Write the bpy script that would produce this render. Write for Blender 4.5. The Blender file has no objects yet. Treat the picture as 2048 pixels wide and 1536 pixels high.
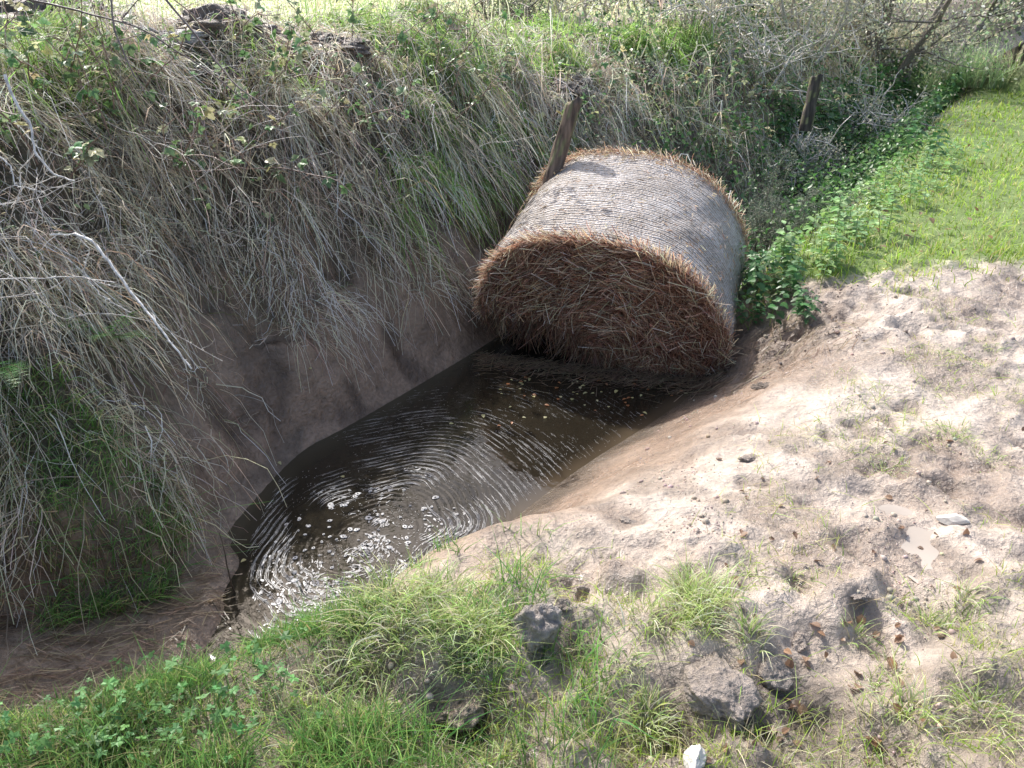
import bpy, math, random, bmesh
import numpy as np
from mathutils import Vector, Matrix, noise as mn
rng=np.random.default_rng(7); random.seed(7)
C=bpy.context.scene.collection
CAMH=1.6; PITCH=math.radians(26.7); FPX=1607.0
cp,sp=math.cos(PITCH),math.sin(PITCH)
def ray(u,v):
    xc=(u-1024)/FPX; yc=(768-v)/FPX
    return np.array([xc, cp+sp*yc, -sp+cp*yc])
def P(u,v,z):
    d=ray(u,v); t=(z-CAMH)/d[2]; return np.array([d[0]*t,d[1]*t,z])
def PT(u,v,t):
    d=ray(u,v); return np.array([d[0]*t,d[1]*t,CAMH+d[2]*t])
def sst(a,b,x):
    t=np.clip((x-a)/(b-a),0,1); return t*t*(3-2*t)
# ---------- noise
def _h(ix,iy,s):
    n=(ix*374761393+iy*668265263+s*144269504)&0xffffffff
    n=((n^(n>>13))*1274126177)&0xffffffff
    return ((n^(n>>16))&0xffff)/65535.0
def vn(x,y,s=0):
    ix=np.floor(x).astype(np.int64); iy=np.floor(y).astype(np.int64)
    fx=x-ix; fy=y-iy; fx=fx*fx*(3-2*fx); fy=fy*fy*(3-2*fy)
    a=_h(ix,iy,s);b=_h(ix+1,iy,s);c=_h(ix,iy+1,s);d=_h(ix+1,iy+1,s)
    return (a*(1-fx)+b*fx)*(1-fy)+(c*(1-fx)+d*fx)*fy
def fbm(x,y,sc,o=4,s=0,g=.5):
    r=0;a=1;t=0
    x=np.asarray(x,float)/sc; y=np.asarray(y,float)/sc
    for i in range(o):
        r=r+a*vn(x,y,s+i*17); t+=a; a*=g; x=x*2.03+5.1; y=y*2.03+1.7
    return r/t-.5
# ---------- curves
def smooth(pts,n=5):
    p=np.array(pts,float); out=[]
    q=np.vstack([2*p[0]-p[1],p,2*p[-1]-p[-2]])
    for i in range(1,len(q)-2):
        for k in range(n):
            t=k/n
            out.append(.5*((2*q[i])+(-q[i-1]+q[i+1])*t+(2*q[i-1]-5*q[i]+4*q[i+1]-q[i+2])*t*t+(-q[i-1]+3*q[i]-3*q[i+1]+q[i+2])*t**3))
    out.append(p[-1]); return np.array(out)
Lc=smooth([(-60,2.2),(-8,1.95),(-3,2.05),(-1.84,2.15),(-1.3,2.35),(-1.2,2.86),(-1.06,3.40),(-.84,3.72),(-.29,4.55),(.3,5.5),(1.6,7.3),(3.4,9.6),(7,14.6),(20,32),(120,170)],5)
Rc=smooth([(-60,.7),(-8,1.0),(-3,1.3),(-1.5,1.66),(-.75,2.0),(-.42,2.36),(-.15,2.66),(.30,3.24),(.85,3.84),(1.15,4.25),(1.40,5.1),(3.6,8.3),(8.8,16.3),(21.5,32),(124,170)],5)
def sd(x,y,poly):
    best=np.full(x.shape,1e18); sg=np.ones(x.shape)
    for i in range(len(poly)-1):
        ax,ay=poly[i]; dx,dy=poly[i+1]-poly[i]
        t=np.clip(((x-ax)*dx+(y-ay)*dy)/(dx*dx+dy*dy),0,1)
        ex=x-ax-t*dx; ey=y-ay-t*dy; d=ex*ex+ey*ey
        m=d<best; best=np.where(m,d,best)
        sg=np.where(m,np.sign(dx*(y-ay)-dy*(x-ax)),sg)
    return np.sqrt(best)*np.where(sg==0,1,sg)
PUD=[(1.31,2.07,.055,.12)]
HUM=[(-.25,1.76,.18,.06),(-.16,1.60,.12,.04),(.47,1.79,.15,.035),(.62,1.70,.10,.03),(-.12,1.40,.13,-.10),(.18,1.62,.10,-.06),(.40,1.36,.12,-.07),(.72,1.42,.15,-.07),(1.22,1.72,.10,-.05),(-.42,1.52,.09,-.05)]
def terr0(x,y):
    dl=sd(x,y,Lc); dr=-sd(x,y,Rc)
    dlw=dl+fbm(x,y,.5,3,3)*.22*sst(0,.3,dl)+fbm(x,y,.16,3,7,.5)*.15*sst(0,.1,dl)+np.abs(fbm(x,y,.28,2,9))*.16*sst(.02,.15,dl)
    hl=np.interp(dlw,[-.5,-.2,0,.07,.25,.5,.95,1.4,1.8,2.4,3.4,8,30,200],[-.66,-.6,-.5,-.42,-.12,.25,.78,1.10,1.24,1.22,1.02,.92,.78,.5])
    k=1-.14*sst(5.6,9,y)
    hl=np.where(hl>-.5,(hl+.5)*k-.5,hl)
    n1=fbm(x,y,.7,4,11); n2=fbm(x,y,.16,4,21); n3=fbm(x,y,.05,3,31)
    hl=hl+sst(.3,1.2,dl)*(n1*.45+n2*.14)*(1-.7*sst(4,9,dl))+sst(-.02,.25,dl)*(n2*.12+n3*.03)
    mh=sst(2.1,2.6,dl)*(1-sst(3.4,4.6,dl))
    mound=np.clip(fbm(x,y,1.1,6,41,.6)+.12,0,1)
    hl=hl+mh*mound*.8
    fg=1-sst(2.1,2.7,y)
    bk=sst(4.3,5.0,y)
    a=np.interp(dr,[-.5,-.2,0,.12,.3,.6,.95,2,6,200],[-.68,-.6,-.5,-.44,-.32,-.12,-.01,.0,.0,.0])
    b=np.interp(dr,[-.5,-.2,0,.1,.25,.42,.8,200],[-.68,-.6,-.5,-.34,-.10,0,0,0])
    c=np.interp(dr,[-.5,-.2,0,.15,.35,.55,.8,200],[-.68,-.6,-.5,-.2,-.04,0,0,0])
    hr=a*(1-fg)*(1-bk)+b*fg+c*bk*(1-fg)
    rough=sst(.25,.8,dr)*(1-sst(4.9,5.6,y))
    patch=.45+1.1*sst(-.08,.12,fbm(x,y,.6,2,57))
    ridge=np.abs(fbm(x+.3*y,y,.33,3,51))
    pits=sst(.12,.25,fbm(x,y,.17,3,55))
    hr=hr+rough*(n1*.09+(n2*.055+n3*.024)*patch-ridge*.06*sst(.5,1.1,dr)-pits*.022)+sst(.5,1.5,dr)*fbm(x,y,3,2,61)*.12*sst(4.5,7,y)
    hr=hr+sst(0,.2,dr)*(n2*.022+n3*.006)
    # broken crumbly edge of the slope next to the bale
    hr=hr+np.exp(-((x-1.5)**2/.10+(y-4.15)**2/.16))*(n2*.22+n3*.08+.02)
    ch=(1-sst(1.9,2.35,y))*sst(.1,.4,dr)*sst(-.6,.1,x)
    hr=hr+ch*(fbm(x,y,.20,5,71,.62)*.19+.01)
    for (cx,cy,r_,hh_) in HUM:
        hr=hr+hh_*np.exp(-((x-cx)**2+(y-cy)**2)/(r_*r_))*sst(.02,.25,dr)
    for (cx,cy,rx,ry) in PUD:
        e=np.sqrt(((x-cx)/rx)**2+((y-cy)/ry)**2)+fbm(x,y,.08,3,81)*2.4
        m=1-sst(.6,2.4,e); hr=hr*(1-m)+(-.035)*m
    h=np.maximum(hl,hr)
    silt=(1-sst(-1.22,-1.0,x+fbm(x,y,.3,2,83)*.3))*(y<2.75)
    h=np.maximum(h,np.where(silt>0,-.62+silt*(.165+n1*.08+n2*.05+n3*.02),-9))
    return h,dl,dr,n1,n2,n3
# ---------- ground sheet sampled once, everything else reads it back
def grow(a,last,step,g=1.09):
    out=[];x=a;s=step
    while x<last: s*=g; x+=s; out.append(x)
    return out
xr=grow(3.6,320,.026); xl=[-a for a in grow(3.4,320,.026)][::-1]
xs=np.array(xl+list(np.arange(-3.4,3.6001,.020))+xr)
ys=np.array([-60,-25,-10,-5,-2,-.5,.2,.6,.8]+list(np.arange(.95,6.8,.020))+grow(6.8,480,.026,1.035))
X,Y=np.meshgrid(xs,ys)
FLD=terr0(X,Y); Z,dl,dr,n1,n2,n3=FLD
FS=np.stack(FLD,-1)
def terr(x,y,full=True):
    x=np.asarray(x,float); y=np.asarray(y,float)
    ix=np.clip(np.searchsorted(xs,x)-1,0,len(xs)-2); iy=np.clip(np.searchsorted(ys,y)-1,0,len(ys)-2)
    fx=np.clip((x-xs[ix])/(xs[ix+1]-xs[ix]),0,1)[...,None]; fy=np.clip((y-ys[iy])/(ys[iy+1]-ys[iy]),0,1)[...,None]
    A=FS if full else FS[:,:,:1]
    r=(A[iy,ix]*(1-fx)+A[iy,ix+1]*fx)*(1-fy)+(A[iy+1,ix]*(1-fx)+A[iy+1,ix+1]*fx)*fy
    return [r[...,i] for i in range(r.shape[-1])]
def H(x,y): return terr(x,y,False)[0]
_t=np.exp(np.linspace(math.log(.9),math.log(120),1500))
def PG(u,v):
    d=ray(u,v); A=d[0]*_t;B=d[1]*_t;D=CAMH+d[2]*_t
    hh=H(A,B); k=np.where(D<hh)[0]
    i=k[0] if len(k) else len(_t)-1
    return np.array([A[i],B[i],hh[i]])
# ---------- mesh building
class MB:
    def __init__(s): s.v=[];s.q=[];s.t=[];s.c=[];s.n=0
    def add(s,v,q=None,t=None,c=(.5,.5,.5)):
        v=np.asarray(v,float).reshape(-1,3); m=len(v)
        if q is not None and len(q): s.q.append(np.asarray(q,np.int64).reshape(-1,4)+s.n)
        if t is not None and len(t): s.t.append(np.asarray(t,np.int64).reshape(-1,3)+s.n)
        c=np.asarray(c,float)
        if c.ndim==1: c=np.tile(c[:3],(m,1))
        s.c.append(c.reshape(-1,3)); s.v.append(v); s.n+=m
    def ribbons(s,Pn,W,c0,c1=None,flat=None):
        N,K,_=Pn.shape
        T=np.gradient(Pn,axis=1)
        rv=rng.normal(size=(N,1,3)) if flat is None else np.broadcast_to(np.array(flat,float),(N,1,3))
        S=np.cross(T,rv); S/=np.linalg.norm(S,axis=2,keepdims=True)+1e-9
        W=np.broadcast_to(W,(N,K))[:,:,None]*.5
        V=np.stack([Pn-S*W,Pn+S*W],axis=2)
        b=np.arange(N*K).reshape(N,K)*2
        q=np.stack([b[:,:-1],b[:,:-1]+1,b[:,1:]+1,b[:,1:]],axis=-1)
        if c1 is None: c1=c0
        c0=np.broadcast_to(c0,(N,3)); c1=np.broadcast_to(c1,(N,3))
        k=np.linspace(0,1,K)[None,:,None]
        col=c0[:,None,:]*(1-k)+c1[:,None,:]*k
        s.add(V,q,None,np.repeat(col[:,:,None,:],2,axis=2))
    def tubes(s,Pn,R,c,S=5):
        Pn=np.asarray(Pn,float)
        if Pn.ndim==2: Pn=Pn[None]
        N,K,_=Pn.shape
        T=np.gradient(Pn,axis=1); T/=np.linalg.norm(T,axis=2,keepdims=True)+1e-9
        ref=np.array([.31,.22,.92])
        A=np.cross(T,ref); A/=np.linalg.norm(A,axis=2,keepdims=True)+1e-9
        B=np.cross(T,A)
        R=np.broadcast_to(R,(N,K))
        a=np.arange(S)*2*math.pi/S
        V=Pn[:,:,None,:]+R[:,:,None,None]*(A[:,:,None,:]*np.cos(a)[None,None,:,None]+B[:,:,None,:]*np.sin(a)[None,None,:,None])
        b=(np.arange(N*K)*S).reshape(N,K)
        i=np.arange(S); j=(i+1)%S
        q=np.stack([b[:,:-1,None]+i,b[:,:-1,None]+j,b[:,1:,None]+j,b[:,1:,None]+i],axis=-1)
        s.add(V,q,None,c)
    def inst(s,tv,tq,tt,pos,Rm,sc,col):
        pos=np.asarray(pos,float); N=len(pos); K=len(tv)
        V=np.einsum('nij,kj->nki',Rm,tv)*np.asarray(sc).reshape(-1,1,1)+pos[:,None,:]
        off=(np.arange(N)*K)[:,None,None]
        q=(np.asarray(tq)[None]+off) if tq is not None and len(tq) else None
        t=(np.asarray(tt)[None]+off) if tt is not None and len(tt) else None
        col=np.broadcast_to(col,(N,3))
        s.add(V,q,t,np.repeat(col[:,None,:],K,axis=1))
    def build(s,name,mat,parent=None,sm=False):
        me=bpy.data.meshes.new(name)
        v=np.concatenate(s.v); c=np.concatenate(s.c)
        q=np.concatenate(s.q) if s.q else np.zeros((0,4),np.int64)
        t=np.concatenate(s.t) if s.t else np.zeros((0,3),np.int64)
        me.vertices.add(len(v)); me.vertices.foreach_set('co',v.astype(np.float32).ravel())
        nl=q.size+t.size; me.loops.add(nl)
        me.loops.foreach_set('vertex_index',np.concatenate([q.ravel(),t.ravel()]).astype(np.int32))
        nf=len(q)+len(t); me.polygons.add(nf)
        st=np.concatenate([np.arange(len(q))*4,q.size+np.arange(len(t))*3]).astype(np.int32)
        me.polygons.foreach_set('loop_start',st)
        me.polygons.foreach_set('use_smooth',np.full(nf,sm,bool))
        me.update(calc_edges=True)
        a=me.attributes.new('Col','FLOAT_COLOR','POINT')
        a.data.foreach_set('color',np.concatenate([np.clip(c,0,1),np.ones((len(c),1))],1).astype(np.float32).ravel())
        me.materials.append(mat)
        o=bpy.data.objects.new(name,me); C.objects.link(o)
        if parent: o.parent=parent
        return o
def tag(o,label=None,cat=None,group=None,kind=None):
    if label:o['label']=label
    if cat:o['category']=cat
    if group:o['group']=group
    if kind:o['kind']=kind
    return o
def empty(name,loc,label,cat,group=None):
    o=bpy.data.objects.new(name,None); C.objects.link(o); o.location=[float(a) for a in loc]; o.empty_display_size=.1
    return tag(o,label,cat,group)
def copy_tree(o,parent=None):
    c=o.copy(); C.objects.link(c); c.parent=parent
    for ch in list(o.children):
        copy_tree(ch,c)
    return c
def rots(N,tilt=1.0):
    a=rng.uniform(0,2*math.pi,N); b=rng.normal(0,tilt,N); c=rng.normal(0,tilt,N)
    ca,sa=np.cos(a),np.sin(a);cb,sb=np.cos(b),np.sin(b);cc,sc=np.cos(c),np.sin(c)
    Z=np.zeros(N);O=np.ones(N)
    Rz=np.stack([ca,-sa,Z,sa,ca,Z,Z,Z,O],1).reshape(N,3,3)
    Rx=np.stack([O,Z,Z,Z,cb,-sb,Z,sb,cb],1).reshape(N,3,3)
    Ry=np.stack([cc,Z,sc,Z,O,Z,-sc,Z,cc],1).reshape(N,3,3)
    return Rz@Rx@Ry
def leaf_t(n=6,w=.33,teeth=.06,fold=.12,droop=.15):
    v=[]
    for i in range(n+1):
        t=i/n
        ww=w*math.sin(math.pi*min(1,t**.75))**.8 if 0<t<1 else 0.0
        if 0<i<n: ww+= teeth*(1 if i%2 else -1)*.5
        z=-droop*t*t
        v+=[(-ww,t,z+fold*ww/w),(0,t,z),(ww,t,z+fold*ww/w)]
    q=[]
    for i in range(n):
        b=i*3; q+=[(b,b+1,b+4,b+3),(b+1,b+2,b+5,b+4)]
    return np.array(v),q
LEAF6=leaf_t(8,.36,.09); LEAF3=leaf_t(4,.33,0); LEAF2=leaf_t(2,.36,0,.1,.1)
# ---------- materials
def nodes(name):
    m=bpy.data.materials.new(name); m.use_nodes=True; nt=m.node_tree; nt.nodes.clear(); return m,nt
def N(nt,t,**k):
    n=nt.nodes.new(t)
    for a,b in k.items(): setattr(n,a,b)
    return n
def foliage_mat(name,rough=.5,trans=.35,spec=.4,noisy=False):
    m,nt=nodes(name); L=nt.links.new
    at=N(nt,'ShaderNodeAttribute',attribute_name='Col'); csock=at.outputs['Color']
    p=N(nt,'ShaderNodeBsdfPrincipled'); p.inputs['Roughness'].default_value=rough; p.inputs['Specular IOR Level'].default_value=spec
    if noisy:
        no=N(nt,'ShaderNodeTexNoise'); no.inputs['Scale'].default_value=60; no.inputs['Detail'].default_value=5
        tc=N(nt,'ShaderNodeTexCoord'); L(tc.outputs['Object'],no.inputs['Vector'])
        mr=N(nt,'ShaderNodeMapRange'); mr.inputs['From Min'].default_value=.3; mr.inputs['From Max'].default_value=.7; mr.inputs['To Min'].default_value=.5; mr.inputs['To Max'].default_value=1.3
        L(no.outputs['Fac'],mr.inputs['Value'])
        mx=N(nt,'ShaderNodeVectorMath',operation='SCALE'); L(csock,mx.inputs[0]); L(mr.outputs[0],mx.inputs['Scale']); csock=mx.outputs[0]
        b=N(nt,'ShaderNodeBump'); b.inputs['Strength'].default_value=.5; b.inputs['Distance'].default_value=.004; L(no.outputs['Fac'],b.inputs['Height']); L(b.outputs[0],p.inputs['Normal'])
    L(csock,p.inputs['Base Color'])
    out=N(nt,'ShaderNodeOutputMaterial')
    if trans>0:
        tr=N(nt,'ShaderNodeBsdfTranslucent'); L(csock,tr.inputs['Color'])
        ms=N(nt,'ShaderNodeMixShader'); ms.inputs[0].default_value=trans
        L(p.outputs[0],ms.inputs[1]); L(tr.outputs[0],ms.inputs[2]); L(ms.outputs[0],out.inputs[0])
    else: L(p.outputs[0],out.inputs[0])
    return m
M_leaf=foliage_mat('leaf_blades',.40,.38,.5)
M_grass=foliage_mat('grass_blades',.45,.5,.38)
M_dry=foliage_mat('dry_stalks',.40,.48,.55)
M_bark=foliage_mat('bark',.5,0,.5,True)
M_crumb=foliage_mat('crumb_earth',.6,0,.4)
M_foam=foliage_mat('foam_bubbles',.3,.2,.5)
def ground_mat(name,bump=.5,scale=1.0):
    m,nt=nodes(name); L=nt.links.new
    at=N(nt,'ShaderNodeAttribute',attribute_name='Col'); we=N(nt,'ShaderNodeAttribute',attribute_name='Wet')
    tc=N(nt,'ShaderNodeTexCoord')
    n1=N(nt,'ShaderNodeTexNoise'); n1.inputs['Scale'].default_value=9*scale; n1.inputs['Detail'].default_value=8; n1.inputs['Roughness'].default_value=.62
    n2=N(nt,'ShaderNodeTexNoise'); n2.inputs['Scale'].default_value=50*scale; n2.inputs['Detail'].default_value=5; n2.inputs['Roughness'].default_value=.6
    for n in (n1,n2): L(tc.outputs['Object'],n.inputs['Vector'])
    mr=N(nt,'ShaderNodeMapRange'); mr.inputs['From Min'].default_value=.3; mr.inputs['From Max'].default_value=.7; mr.inputs['To Min'].default_value=.66; mr.inputs['To Max'].default_value=1.22
    L(n1.outputs['Fac'],mr.inputs['Value'])
    mr2=N(nt,'ShaderNodeMapRange'); mr2.inputs['From Min'].default_value=.32; mr2.inputs['From Max'].default_value=.62; mr2.inputs['To Min'].default_value=.76; mr2.inputs['To Max'].default_value=1.1
    L(n2.outputs['Fac'],mr2.inputs['Value'])
    mu=N(nt,'ShaderNodeMath',operation='MULTIPLY'); L(mr.outputs[0],mu.inputs[0]); L(mr2.outputs[0],mu.inputs[1])
    sc=N(nt,'ShaderNodeVectorMath',operation='SCALE'); L(at.outputs['Color'],sc.inputs[0]); L(mu.outputs[0],sc.inputs['Scale'])
    p=N(nt,'ShaderNodeBsdfPrincipled'); L(sc.outputs[0],p.inputs['Base Color'])
    ad=N(nt,'ShaderNodeMath',operation='MULTIPLY_ADD'); L(n1.outputs['Fac'],ad.inputs[0]); ad.inputs[1].default_value=.9
    L(we.outputs['Fac'],ad.inputs[2])
    rr=N(nt,'ShaderNodeMapRange'); rr.inputs['From Min'].default_value=.35; rr.inputs['From Max'].default_value=1.2; rr.inputs['To Min'].default_value=.70; rr.inputs['To Max'].default_value=.2
    L(ad.outputs[0],rr.inputs['Value']); L(rr.outputs[0],p.inputs['Roughness'])
    h2=N(nt,'ShaderNodeMath',operation='MULTIPLY_ADD'); L(n1.outputs['Fac'],h2.inputs[0]); h2.inputs[1].default_value=2.4; L(n2.outputs['Fac'],h2.inputs[2])
    b=N(nt,'ShaderNodeBump'); b.inputs['Strength'].default_value=bump; b.inputs['Distance'].default_value=.016; L(h2.outputs[0],b.inputs['Height']); L(b.outputs[0],p.inputs['Normal'])
    o=N(nt,'ShaderNodeOutputMaterial'); L(p.outputs[0],o.inputs[0]); return m
M_ground=ground_mat('wet_earth',.9)
M_clod=ground_mat('clod_earth',1.0,1.6)
def water_mat(name,rough=.05):
    m,nt=nodes(name); L=nt.links.new
    tc=N(nt,'ShaderNodeTexCoord'); n=N(nt,'ShaderNodeTexNoise'); n.inputs['Scale'].default_value=2.5; n.inputs['Detail'].default_value=4
    L(tc.outputs['Object'],n.inputs['Vector'])
    at=N(nt,'ShaderNodeAttribute',attribute_name='Col')
    mr=N(nt,'ShaderNodeMapRange'); mr.inputs['From Min'].default_value=.35; mr.inputs['From Max'].default_value=.65; mr.inputs['To Min'].default_value=.85; mr.inputs['To Max'].default_value=1.15
    L(n.outputs['Fac'],mr.inputs['Value'])
    sc=N(nt,'ShaderNodeVectorMath',operation='SCALE'); L(at.outputs['Color'],sc.inputs[0]); L(mr.outputs[0],sc.inputs['Scale'])
    n2=N(nt,'ShaderNodeTexNoise'); n2.inputs['Scale'].default_value=18; L(tc.outputs['Object'],n2.inputs['Vector'])
    b=N(nt,'ShaderNodeBump'); b.inputs['Strength'].default_value=.10; b.inputs['Distance'].default_value=.01; L(n2.outputs['Fac'],b.inputs['Height'])
    p=N(nt,'ShaderNodeBsdfPrincipled'); L(sc.outputs[0],p.inputs['Base Color']); p.inputs['Roughness'].default_value=rough; p.inputs['IOR'].default_value=1.34
    p.inputs['Specular IOR Level'].default_value=.55
    L(b.outputs[0],p.inputs['Normal'])
    o=N(nt,'ShaderNodeOutputMaterial'); L(p.outputs[0],o.inputs[0]); return m
M_water=water_mat('ditch_water',.04); M_pud=water_mat('puddle_water',.2)
def mixc(a,b,t): return a*(1-t[...,None])+np.array(b)*t[...,None]
col=np.zeros(X.shape+(3,))+np.array([.60,.505,.425])
w1=sst(-.04,.2,fbm(X,Y,.5,4,91)); col=mixc(col,(.40,.32,.26),w1)
w2=sst(.06,.2,fbm(X,Y,.28,4,92)); col=mixc(col,(.27,.21,.165),w2*.6)
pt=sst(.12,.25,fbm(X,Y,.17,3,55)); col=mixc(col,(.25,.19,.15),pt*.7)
wet=.28+.45*w1+.2*w2
slope=(1-sst(.25,.8,dr+fbm(X,Y,.5,3,93)*.6))*(1-sst(4.6,5,Y)); col=mixc(col,(.36,.255,.185),slope*.9)
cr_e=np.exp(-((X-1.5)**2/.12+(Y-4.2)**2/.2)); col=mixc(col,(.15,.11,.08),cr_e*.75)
edge=1-sst(.02,.2,dr+fbm(X,Y,.3,3,95)*.2); col=mixc(col,(.14,.105,.075),edge); wet=wet+edge*.5
lawn=sst(4.75,5.0,Y+fbm(X,Y,.6,3,97)*.6)*sst(.1,.4,dr); col=mixc(col,(.18,.26,.06),lawn); wet=wet*(1-lawn)
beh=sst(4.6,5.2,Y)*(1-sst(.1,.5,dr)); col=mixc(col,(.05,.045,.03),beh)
fgm=(1-sst(1.9,2.2,Y))*(1-sst(-.7,-.2,X))*sst(.15,.3,dr); col=mixc(col,(.12,.11,.055),fgm)
fg2=(1-sst(1.35,1.9,Y)); col=mixc(col,(.25,.20,.155),fg2*.6*sst(.2,.4,dr))
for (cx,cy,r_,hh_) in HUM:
    if hh_<0: col=mixc(col,(.08,.06,.045),np.exp(-((X-cx)**2+(Y-cy)**2)/(r_*r_))*.9)  # hollows get a dark colour, their shade painted into the ground
bk=sst(-.03,.02,dl); col=mixc(col,(.33,.235,.165),bk); wet=np.where(bk>.5,.8,wet)
col=mixc(col,(.17,.12,.085),bk*sst(-.05,.12,fbm(X,Y,.2,4,98)))
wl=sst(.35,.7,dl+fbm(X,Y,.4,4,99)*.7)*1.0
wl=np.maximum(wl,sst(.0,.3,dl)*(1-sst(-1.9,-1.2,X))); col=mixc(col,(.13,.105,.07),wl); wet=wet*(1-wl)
sp2=sst(2.0,2.4,dl)*(1-sst(3.3,3.9,dl)); col=mixc(col,(.26,.215,.18),sp2)
fl=sst(3.3,4.0,dl+n1); col=mixc(col,(.44,.49,.22),fl)
silt=(dl<.06)&(dr<.12)&(X<-1.05); col[silt]=np.array((.25,.19,.14))*(1+fbm(X,Y,.2,4,85)[silt][:,None]); wet[silt]=.75
nx,ny=len(xs),len(ys)
idx=np.arange(nx*ny).reshape(ny,nx)
q=np.stack([idx[:-1,:-1],idx[:-1,1:],idx[1:,1:],idx[1:,:-1]],-1).reshape(-1,4)
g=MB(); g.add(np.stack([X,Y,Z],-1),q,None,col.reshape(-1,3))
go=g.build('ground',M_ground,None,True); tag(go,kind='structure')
wa=go.data.attributes.new('Wet','FLOAT','POINT'); wa.data.foreach_set('value',np.clip(wet,0,1).astype(np.float32).ravel())
# ---------- water
_c=P(740,1070,-.5); CX,CY=float(_c[0]),float(_c[1]); AD=np.array([.40,.917])
def ringco(x,y):
    a=(x-CX)*AD[0]+(y-CY)*AD[1]; b=-(x-CX)*AD[1]+(y-CY)*AD[0]
    return np.sqrt((a/1.2)**2+(b/.92)**2)
wx=np.arange(-1.75,2.3,.008); wy=np.arange(1.9,5.4,.008)
WX,WY=np.meshgrid(wx,wy); rr=ringco(WX,WY)+fbm(WX,WY,.5,3,101)*.12
amp=.00052*np.exp(-((rr-.44)/.24)**2)+.00005
WZ=-.5+amp*np.sin(rr*2*math.pi/.030+5*fbm(WX,WY,.3,2,107))*(.25+1.6*np.clip(fbm(WX,WY,.12,3,5)+.25,0,1))+fbm(WX,WY,.25,2,103)*.0010
i2=np.arange(WX.size).reshape(WX.shape)
_,wdl,wdr,*_r=terr(WX,WY)
wc=np.zeros(WX.shape+(3,))+np.array([.022,.018,.012])
wc=mixc(wc,(.075,.056,.036),sst(-.13,.0,wdr)); wc=mixc(wc,(.06,.052,.033),sst(-.18,.0,wdl)*.7)
g=MB(); g.add(np.stack([WX,WY,WZ],-1),np.stack([i2[:-1,:-1],i2[:-1,1:],i2[1:,1:],i2[1:,:-1]],-1).reshape(-1,4),None,wc.reshape(-1,3))
tag(g.build('water',M_water,None,True),kind='structure')
for (cx,cy,rx,ry) in PUD:
    g=MB(); a=np.linspace(0,2*math.pi,33)[:-1]
    v=np.vstack([[cx,cy,-.030],np.stack([cx+rx*2.2*np.cos(a),cy+ry*2*np.sin(a),np.full(32,-.030)],1)])
    g.add(v,None,[(0,i+1,(i+1)%32+1) for i in range(32)],(.46,.40,.34))
    tag(g.build('puddle',M_pud),kind='structure')
# ---------- foam: thin broken arcs, specks and bubble patches
g=MB()
def arcs(n,rlo,rhi,lmin,lmax,w,K=9,thr=-.1,pw=1.,jr=.003,step=.030,br=(.35,.75),cen=(0,0),wig=.003,z=-.4978):
    r=rlo+(rhi-rlo)*rng.uniform(0,1,n)**pw
    if step: r=np.round(r/step)*step+rng.normal(0,jr,n)
    ph=rng.uniform(0,2*math.pi,n); L_=rng.uniform(lmin,lmax,n)
    k=np.linspace(-.5,.5,K)[None,:]
    PH=ph[:,None]+k*(L_/np.maximum(r,.05))[:,None]
    R_=r[:,None]+np.cumsum(rng.normal(0,wig*.4,(n,K)),1)+.02*np.sin(PH*5+1)+fbm(np.cos(PH)*1.5+4,np.sin(PH)*1.5+4,.8,2,113)*.10
    a=R_*1.2*np.cos(PH); b=R_*.92*np.sin(PH)
    x=CX+cen[0]+a*AD[0]-b*AD[1]; y=CY+cen[1]+a*AD[1]+b*AD[0]
    keep=(H(x.ravel(),y.ravel()).reshape(n,K).max(1)<-.512)&(fbm(x[:,K//2],y[:,K//2],.28,3,111)>thr)&(x.min(1)>-1.1)&(x[:,K//2]>-1.0-.3*(y[:,K//2]-2.4))
    x,y=x[keep],y[keep]; m=len(x)
    W=rng.uniform(.5,1.3,(m,1))*w*np.sin(np.linspace(.12,math.pi-.12,K))[None,:]*rng.uniform(.3,1.3,(m,K))
    cc=rng.uniform(br[0],br[1],(m,1))*np.array([[.95,.93,.91]])
    g.ribbons(np.stack([x,y,np.full((m,K),z)],-1),W,cc,None,(0,0,1))
arcs(6500,.34,1.5,.01,.06,.0015,K=7,pw=.8,br=(.25,.6))
arcs(2100,.30,.95,.05,.18,.0018,K=14,thr=-.12,br=(.3,.65))
arcs(700,.26,.60,.04,.16,.0032,K=12,thr=-.10,br=(.45,.85))
arcs(900,.03,.42,.006,.026,.008,K=5,step=0,thr=-.06,wig=.006,br=(.45,.85))
arcs(500,.02,.30,.006,.024,.009,K=5,step=0,thr=-.14,wig=.006,cen=(-.10,-.24),br=(.45,.8))
arcs(5200,.1,1.7,.002,.007,.0030,K=4,step=0,thr=-.2,br=(.3,.6))
nb=110; r=.42*rng.uniform(0,1,nb)**.6; ph=rng.uniform(0,2*math.pi,nb)
bx=CX+(r*1.2*np.cos(ph)*AD[0]-r*.9*np.sin(ph)*AD[1])-.02; by=CY+(r*1.2*np.cos(ph)*AD[1]+r*.9*np.sin(ph)*AD[0])-.06
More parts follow.
